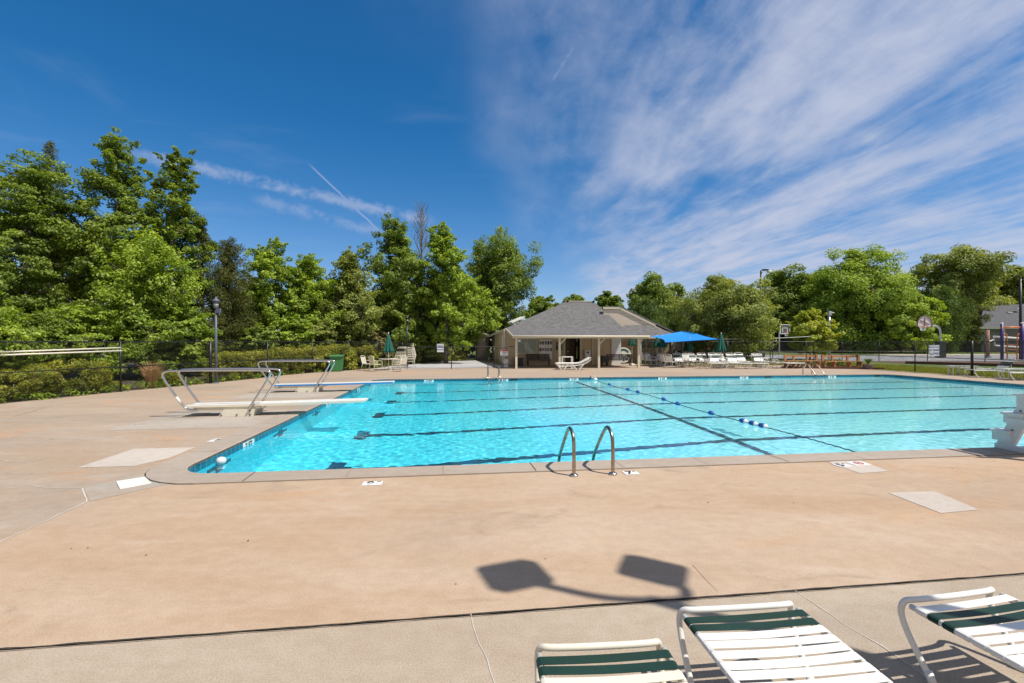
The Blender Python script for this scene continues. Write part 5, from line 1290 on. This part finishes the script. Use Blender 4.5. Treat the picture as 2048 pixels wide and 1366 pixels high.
for i, (px, yt, Y, hw, kd, lf_, lab) in enumerate(((-190, 330, 18.5, 130, 'spread', 'mid', 'layered green tree just beyond the left frame edge'), (-430, 380, 16, 150, 'round', 'bright', 'bright tree farther out beyond the left frame edge'), (-90, 430, 28, 110, 'round', 'dark', 'dark tree at the back beyond the left frame edge'), (-820, 300, 14, 200, 'round', 'mid', 'outermost tree beyond the left frame edge'))):
    tree('oak_tree', lab, px, yt, Y, hw, kd, lf_, .06, 20000, .12, 400+i, WOOD, .15)
# bare tree
t = thing('dead_tree', 'bare grey dead treetop rising between two green trees', 'tree', AT(842, 41)); mb = MB(); rng = np.random.default_rng(5); H = ZY(412, 41)
mb.tube([(0, 0, 0), (.1, 0, H*.6), (0, 0, H*.96)], [.16, .09, .015], 6)
for i in range(26):
    f = .62+.34*i/26; az = i*2.4; L = rng.uniform(1.1, 2.0)*(1.3-f); p = Vector((0, 0, H*f)); q = p+Vector((L*math.cos(az)*.7, L*math.sin(az)*.7, L*1.7)); mb.tube([p, p.lerp(q, .5)+Vector((.1, 0, 0)), q], [.045, .03, .012], 4)
    for j in range(4): s_ = p.lerp(q, .4+.2*j); mb.tube([s_, s_+Vector((rng.uniform(-.5, .5), rng.uniform(-.5, .5), .7))], [.02, .008], 3)
mb.build('trunk', M_barkd, t)
# second row filling the wood
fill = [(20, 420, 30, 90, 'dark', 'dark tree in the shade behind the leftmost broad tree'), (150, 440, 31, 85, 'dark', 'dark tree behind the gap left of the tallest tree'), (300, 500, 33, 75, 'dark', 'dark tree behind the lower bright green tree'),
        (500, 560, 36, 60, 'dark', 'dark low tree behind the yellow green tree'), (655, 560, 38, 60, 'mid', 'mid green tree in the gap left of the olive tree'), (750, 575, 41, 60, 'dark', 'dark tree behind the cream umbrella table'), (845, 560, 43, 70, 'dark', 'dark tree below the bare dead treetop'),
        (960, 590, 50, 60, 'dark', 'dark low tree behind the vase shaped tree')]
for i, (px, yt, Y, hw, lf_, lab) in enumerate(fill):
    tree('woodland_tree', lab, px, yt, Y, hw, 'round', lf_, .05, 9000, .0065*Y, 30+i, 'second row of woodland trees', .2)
# understorey and hedge behind the left fence
und = [(-20, 590, 15.6, 95, 'bright', 'leafy bright sapling at the left frame edge'), (75, 620, 17.2, 85, 'mid', 'leafy sapling behind the second hedge mound'), (190, 600, 18.5, 75, 'bright', 'arching green sapling behind the first fence post'), (300, 625, 20, 70, 'mid', 'low green sapling behind the tan grass clump'),
       (375, 605, 21.4, 62, 'bright', 'bright sapling just left of the near lamp post'), (520, 640, 25.5, 50, 'mid', 'sapling behind the farther handrails'), (580, 620, 27, 50, 'bright', 'sapling behind the hedge left of the green bin'), (655, 625, 29, 52, 'olive', 'pale sapling behind the green bin'),
       (735, 650, 32, 48, 'rust', 'brownish thin shrub behind the umbrella table'), (845, 640, 37, 46, 'mid', 'pale branched sapling behind the white fence notice'), (898, 650, 41, 36, 'bright', 'light leafed sapling left of the round tank')]
for i, (px, yt, Y, hw, lf_, lab) in enumerate(und):
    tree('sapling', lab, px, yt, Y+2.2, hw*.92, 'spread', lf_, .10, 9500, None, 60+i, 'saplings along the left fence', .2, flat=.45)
HG = 'clipped shrubs along the left fence'
def fencept(px, back):
    "point just behind the fence line at a pixel column"
    for p, q in zip(Fl, Fl[1:]):
        a, b = p.x/p.y*FPX+1024, q.x/q.y*FPX+1024
        if a <= px <= b: f = (px-a)/(b-a); r = p.lerp(q, f); return Vector((r.x-back*.85, r.y+back*.5, 0))
    return AT(px, 15)
hg = [(30, 735, .7, 72, 'low rounded shrub at the left frame edge'), (158, 716, .9, 70, 'large rounded shrub left of the first fence post'), (345, 738, .6, 28, 'small low shrub between tan grass and lamp post'), (478, 700, .8, 34, 'rounded yellow green shrub right of the near lamp post'), (527, 698, .8, 26, 'narrow shrub behind the handrail of the farther board'),
      (580, 690, .8, 38, 'rounded clipped shrub left of the middle fence post'), (640, 688, .8, 40, 'clipped shrub behind the middle fence post'), (697, 686, .8, 40, 'clipped shrub behind the green bin'), (742, 688, .8, 30, 'clipped shrub left of the umbrella'), (785, 690, .9, 26, 'yellowish shrub right of the umbrella'),
      (832, 680, .9, 26, 'bright upright shrub right of the stacked chairs'), (868, 682, .9, 28, 'upright shrub left of the white fence notice'), (905, 688, .9, 26, 'upright shrub right of the white fence notice'), (932, 700, .9, 18, 'small shrub left of the round tank')]
for i, (px, yt, bk_, hw, lab) in enumerate(hg):
    p = fencept(px, bk_+hw/FPX*20*.5); h_ = ZY(yt, p.y); w_ = 2*hw/FPX*p.y
    bush('clipped_shrub', lab, p, w_*1.08, h_*1.02, 'hedge', int(9000+w_*5200), .062 if p.y < 22 else .08, i, HG, box=.7)
# ground cover strip
rng = np.random.default_rng(8); C = []
for p, q in zip(Fl[:-1], Fl[1:]):
    n_ = int((q-p).length*9)
    for i in range(n_):
        f = rng.random(); bkk = rng.random()**1.5*1.3+.04; r_ = p.lerp(q, f); C.append((r_.x-bkk*.85, r_.y+bkk*.5, rng.uniform(0, .18)))
V, Fc, tn = leaves(arr(C), np.full(len(C), .2), 26, .10, rng, flat=.7); V[:, 2] = np.maximum(V[:, 2], .0)
o = mkmesh('ground_cover', V, Fc, LM['bright'], None, tn); o['kind'] = 'stuff'; o['label'] = 'bright green ivy like ground cover along the left fence foot'; o['category'] = 'ground cover'
# ornamental grass
t = thing('grass_clump', 'dry tan ornamental grass clump behind the left fence', 'grass clump', AT(304, 17.9)); mb = MB(); rng = np.random.default_rng(9)
for i in range(420):
    az, r0, L = rng.uniform(0, 6.28), rng.uniform(0, .14), rng.uniform(.45, 1.12); sp = rng.uniform(.03, .5)*L; a = Vector((r0*math.cos(az), r0*math.sin(az), 0)); c_, s_ = math.cos(az), math.sin(az)
    mb.tube([a, a+Vector((sp*.35*c_, sp*.35*s_, L*.6)), a+Vector((sp*c_, sp*s_, L*(1-.25*sp)))], [.006, .005, .0015], 3, False)
mb.build('blades', mat('dry_grass', (.50, .30, .13), .8, var=.3, vs=8), t)

# ---- right hand trees
RT = 'trees beyond the pavilion and courts'
rt = [('distant_tree', 1085, 583, 96, 42, 'mid', 'round', 'small round distant tree left behind the pavilion ridge'), ('distant_tree', 1150, 583, 105, 46, 'mid', 'round', 'low distant tree straight above the pavilion ridge'), ('distant_tree', 1216, 575, 96, 38, 'mid', 'round', 'round distant tree right above the pavilion ridge'),
      ('maple_tree', 1306, 549, 72, 66, 'mid', 'round', 'dark round tree behind the wing roof'), ('distant_tree', 1262, 620, 90, 40, 'dark', 'round', 'dark low tree between wing gable and round tree'),
      ('maple_tree', 1440, 543, 78, 60, 'olive', 'round', 'round olive topped tree behind the spreading tree'), ('distant_tree', 1390, 590, 90, 50, 'dark', 'round', 'dark tree filling behind the blue sail'),
      ('maple_tree', 1580, 537, 88, 78, 'mid', 'spread', 'flat topped tree right of the tall black light pole'), ('distant_tree', 1510, 590, 92, 60, 'dark', 'round', 'dark tree behind the rectangular basketball hoop'),
      ('maple_tree', 1716, 497, 76, 114, 'bright', 'round', 'largest bright green tree right of centre'), ('maple_tree', 1800, 560, 70, 68, 'bright', 'round', 'bright green tree just left of the fan shaped backboard'),
      ('locust_tree', 1900, 495, 92, 98, 'olive', 'spread', 'big pale green spreading tree above the house'), ('locust_tree', 1995, 522, 96, 66, 'olive', 'spread', 'pale green tree above the dark house roof'), ('distant_tree', 2050, 540, 104, 60, 'mid', 'round', 'tree at the right frame edge behind the light pole'), ('distant_tree', 1655, 560, 96, 60, 'dark', 'round', 'dark tree behind the grey utility pole')]
rt += [('distant_tree', 2180, 530, 100, 90, 'mid', 'round', 'round tree just beyond the right frame edge'), ('distant_tree', 2380, 540, 100, 110, 'olive', 'spread', 'wide tree farther beyond the right frame edge'), ('distant_tree', 2640, 520, 95, 140, 'mid', 'round', 'outermost tree beyond the right frame edge')]
for i, (nm_, px, yt, Y, hw, lf_, kd, lab) in enumerate(rt):
    tree(nm_, lab, px, yt, Y, hw, kd, lf_, .03, int(10000+hw*260), .0038*Y, 200+i, RT, .17)
for i, (px, yt, Y, hw, lab) in enumerate(((1290, 600, 62, 48, 'dark pine behind the pavilion wing'), (1345, 615, 64, 40, 'dark conifer right of the wing roof'), (1890, 575, 72, 46, 'dark conifer right of the fan shaped backboard'), (1935, 600, 74, 27, 'dull olive conifer left of the house roof'), (1850, 610, 76, 34, 'small dark conifer directly behind the fan shaped backboard'), (1760, 640, 80, 44, 'low dark conifer behind the court fence'), (1620, 640, 80, 44, 'low dark conifer behind the bright young tree'))):
    conifer('pine_tree', lab, px, yt, Y, hw, 'dark' if 'olive' not in lab else 'cedar', 9000, 40+i, 'dark conifers beyond the courts', kind='col')
# low dark growth along the board fence
for i, px in enumerate(range(1480, 1990, 56)):
    bush('background_shrub', 'dark shrub along the back board fence, %s from the left' % ORD[i], AT(px, 88+2*(i % 3)), 6.6, 3.9+.5*(i % 3), 'dark' if i % 3 else 'mid', 2600, .36, 70+i, 'shrubs along the back board fence')
tree('crabapple_tree', 'spreading olive tree with a dark leaning trunk behind the lounger row', 1452, 566, 40, 104, 'spread', 'olive', .18, 34000, .15, 300, None, .13, limbs=1.2, trunkr=.26)
tree('young_maple', 'small yellow green tree behind the left orange bench', 1621, 614, 46, 41, 'round', 'yellow', .12, 12000, .17, 301, None, .19)
# leaning trunk of the spreading tree
# planter and low juniper by the benches
t = thing('planter', 'round stone planter with spiky green plant at the lawn edge', 'planter', AT(1736, 29.6))
MB().lathe([(.20, 0), (.27, .12), (.30, .28), (.27, .33)], n=18).build('pot', mat('stone_pot', (.20, .14, .12), .9, var=.3), t)
mb = MB(); rng = np.random.default_rng(19)
for i in range(120):
    az, L = rng.uniform(0, 6.28), rng.uniform(.3, .55); sp = rng.uniform(.2, .75)*L; c_, s_ = math.cos(az), math.sin(az); mb.tube([(0, 0, .3), (sp*.6*c_, sp*.6*s_, .3+L*.7), (sp*1.1*c_, sp*1.1*s_, .3+L*.65)], [.015, .012, .002], 3, False)
mb.build('plant', mat('spiky_green', (.12, .22, .03), .6, var=.3), t)
for i, (px, lab) in enumerate(((1602, 'dark low juniper behind the left orange bench'), (1668, 'low juniper behind the right orange bench'))): bush('juniper_shrub', lab, AT(px, 33), 1.9, .62, 'dark' if i == 0 else 'mid', 2500, .08, 90+i, 'low junipers behind the orange benches')
# dry leaf specks on the deck
rng = np.random.default_rng(77); C = []
for i in range(60):
    a, b = rng.uniform(-12, 14), rng.uniform(3.3, 6.1) if rng.random() < .6 else rng.uniform(6.5, 20)
    if a > -4.5 and b > 6.1: a = rng.uniform(-12, -4.6)
    C.append(F(a, b, .006)[:])
V, Fc, tn = leaves(arr(C), np.full(len(C), .004), 1, .026, rng, flat=.1, up=3)
o = mkmesh('leaf_litter', V, Fc, mat('dry_leaf', (.09, .05, .03), .9), None, tn); o['kind'] = 'stuff'; o['label'] = 'tiny dry leaf bits scattered on the concrete deck'; o['category'] = 'leaf litter'
# grass blades in the lawn strip right of the deck
rng = np.random.default_rng(55); n_ = 60000; a = rng.uniform(26.9, 33, n_); b = rng.uniform(6, 31, n_); 
s2 = rng.random(n_) < .35; a[s2] = rng.uniform(17, 33, s2.sum()); b[s2] = rng.uniform(31.3, 40, s2.sum())
P0 = np.stack([a*CU-b*SU, a*SU+b*CU, np.full(n_, -.03)], 1); az = rng.uniform(0, 6.28, n_); hh = rng.uniform(.05, .11, n_)
d1 = np.stack([np.cos(az), np.sin(az), np.zeros(n_)], 1)*.012; tp = P0+np.stack([rng.normal(0, .03, n_), rng.normal(0, .03, n_), hh], 1)
V = np.stack([P0-d1, P0+d1, tp+d1*.3, tp-d1*.3], 1).reshape(-1, 3)
o = mkmesh('grass', V, np.arange(n_*4).reshape(-1, 4), LM['hedge'], None, rng.random(n_)); o['kind'] = 'stuff'; o['label'] = 'mown lawn grass beyond the right deck edge'; o['category'] = 'grass'

# lettering becomes plain meshes
bpy.context.view_layer.update(); dg = bpy.context.evaluated_depsgraph_get()
for f_ in [q for q in COL.objects if q.type == 'FONT']:
    me = bpy.data.meshes.new_from_object(f_.evaluated_get(dg)); n_ = bpy.data.objects.new('lettering', me); COL.objects.link(n_)
    n_.parent = f_.parent; n_.location = f_.location; n_.rotation_euler = f_.rotation_euler; bpy.data.objects.remove(f_)
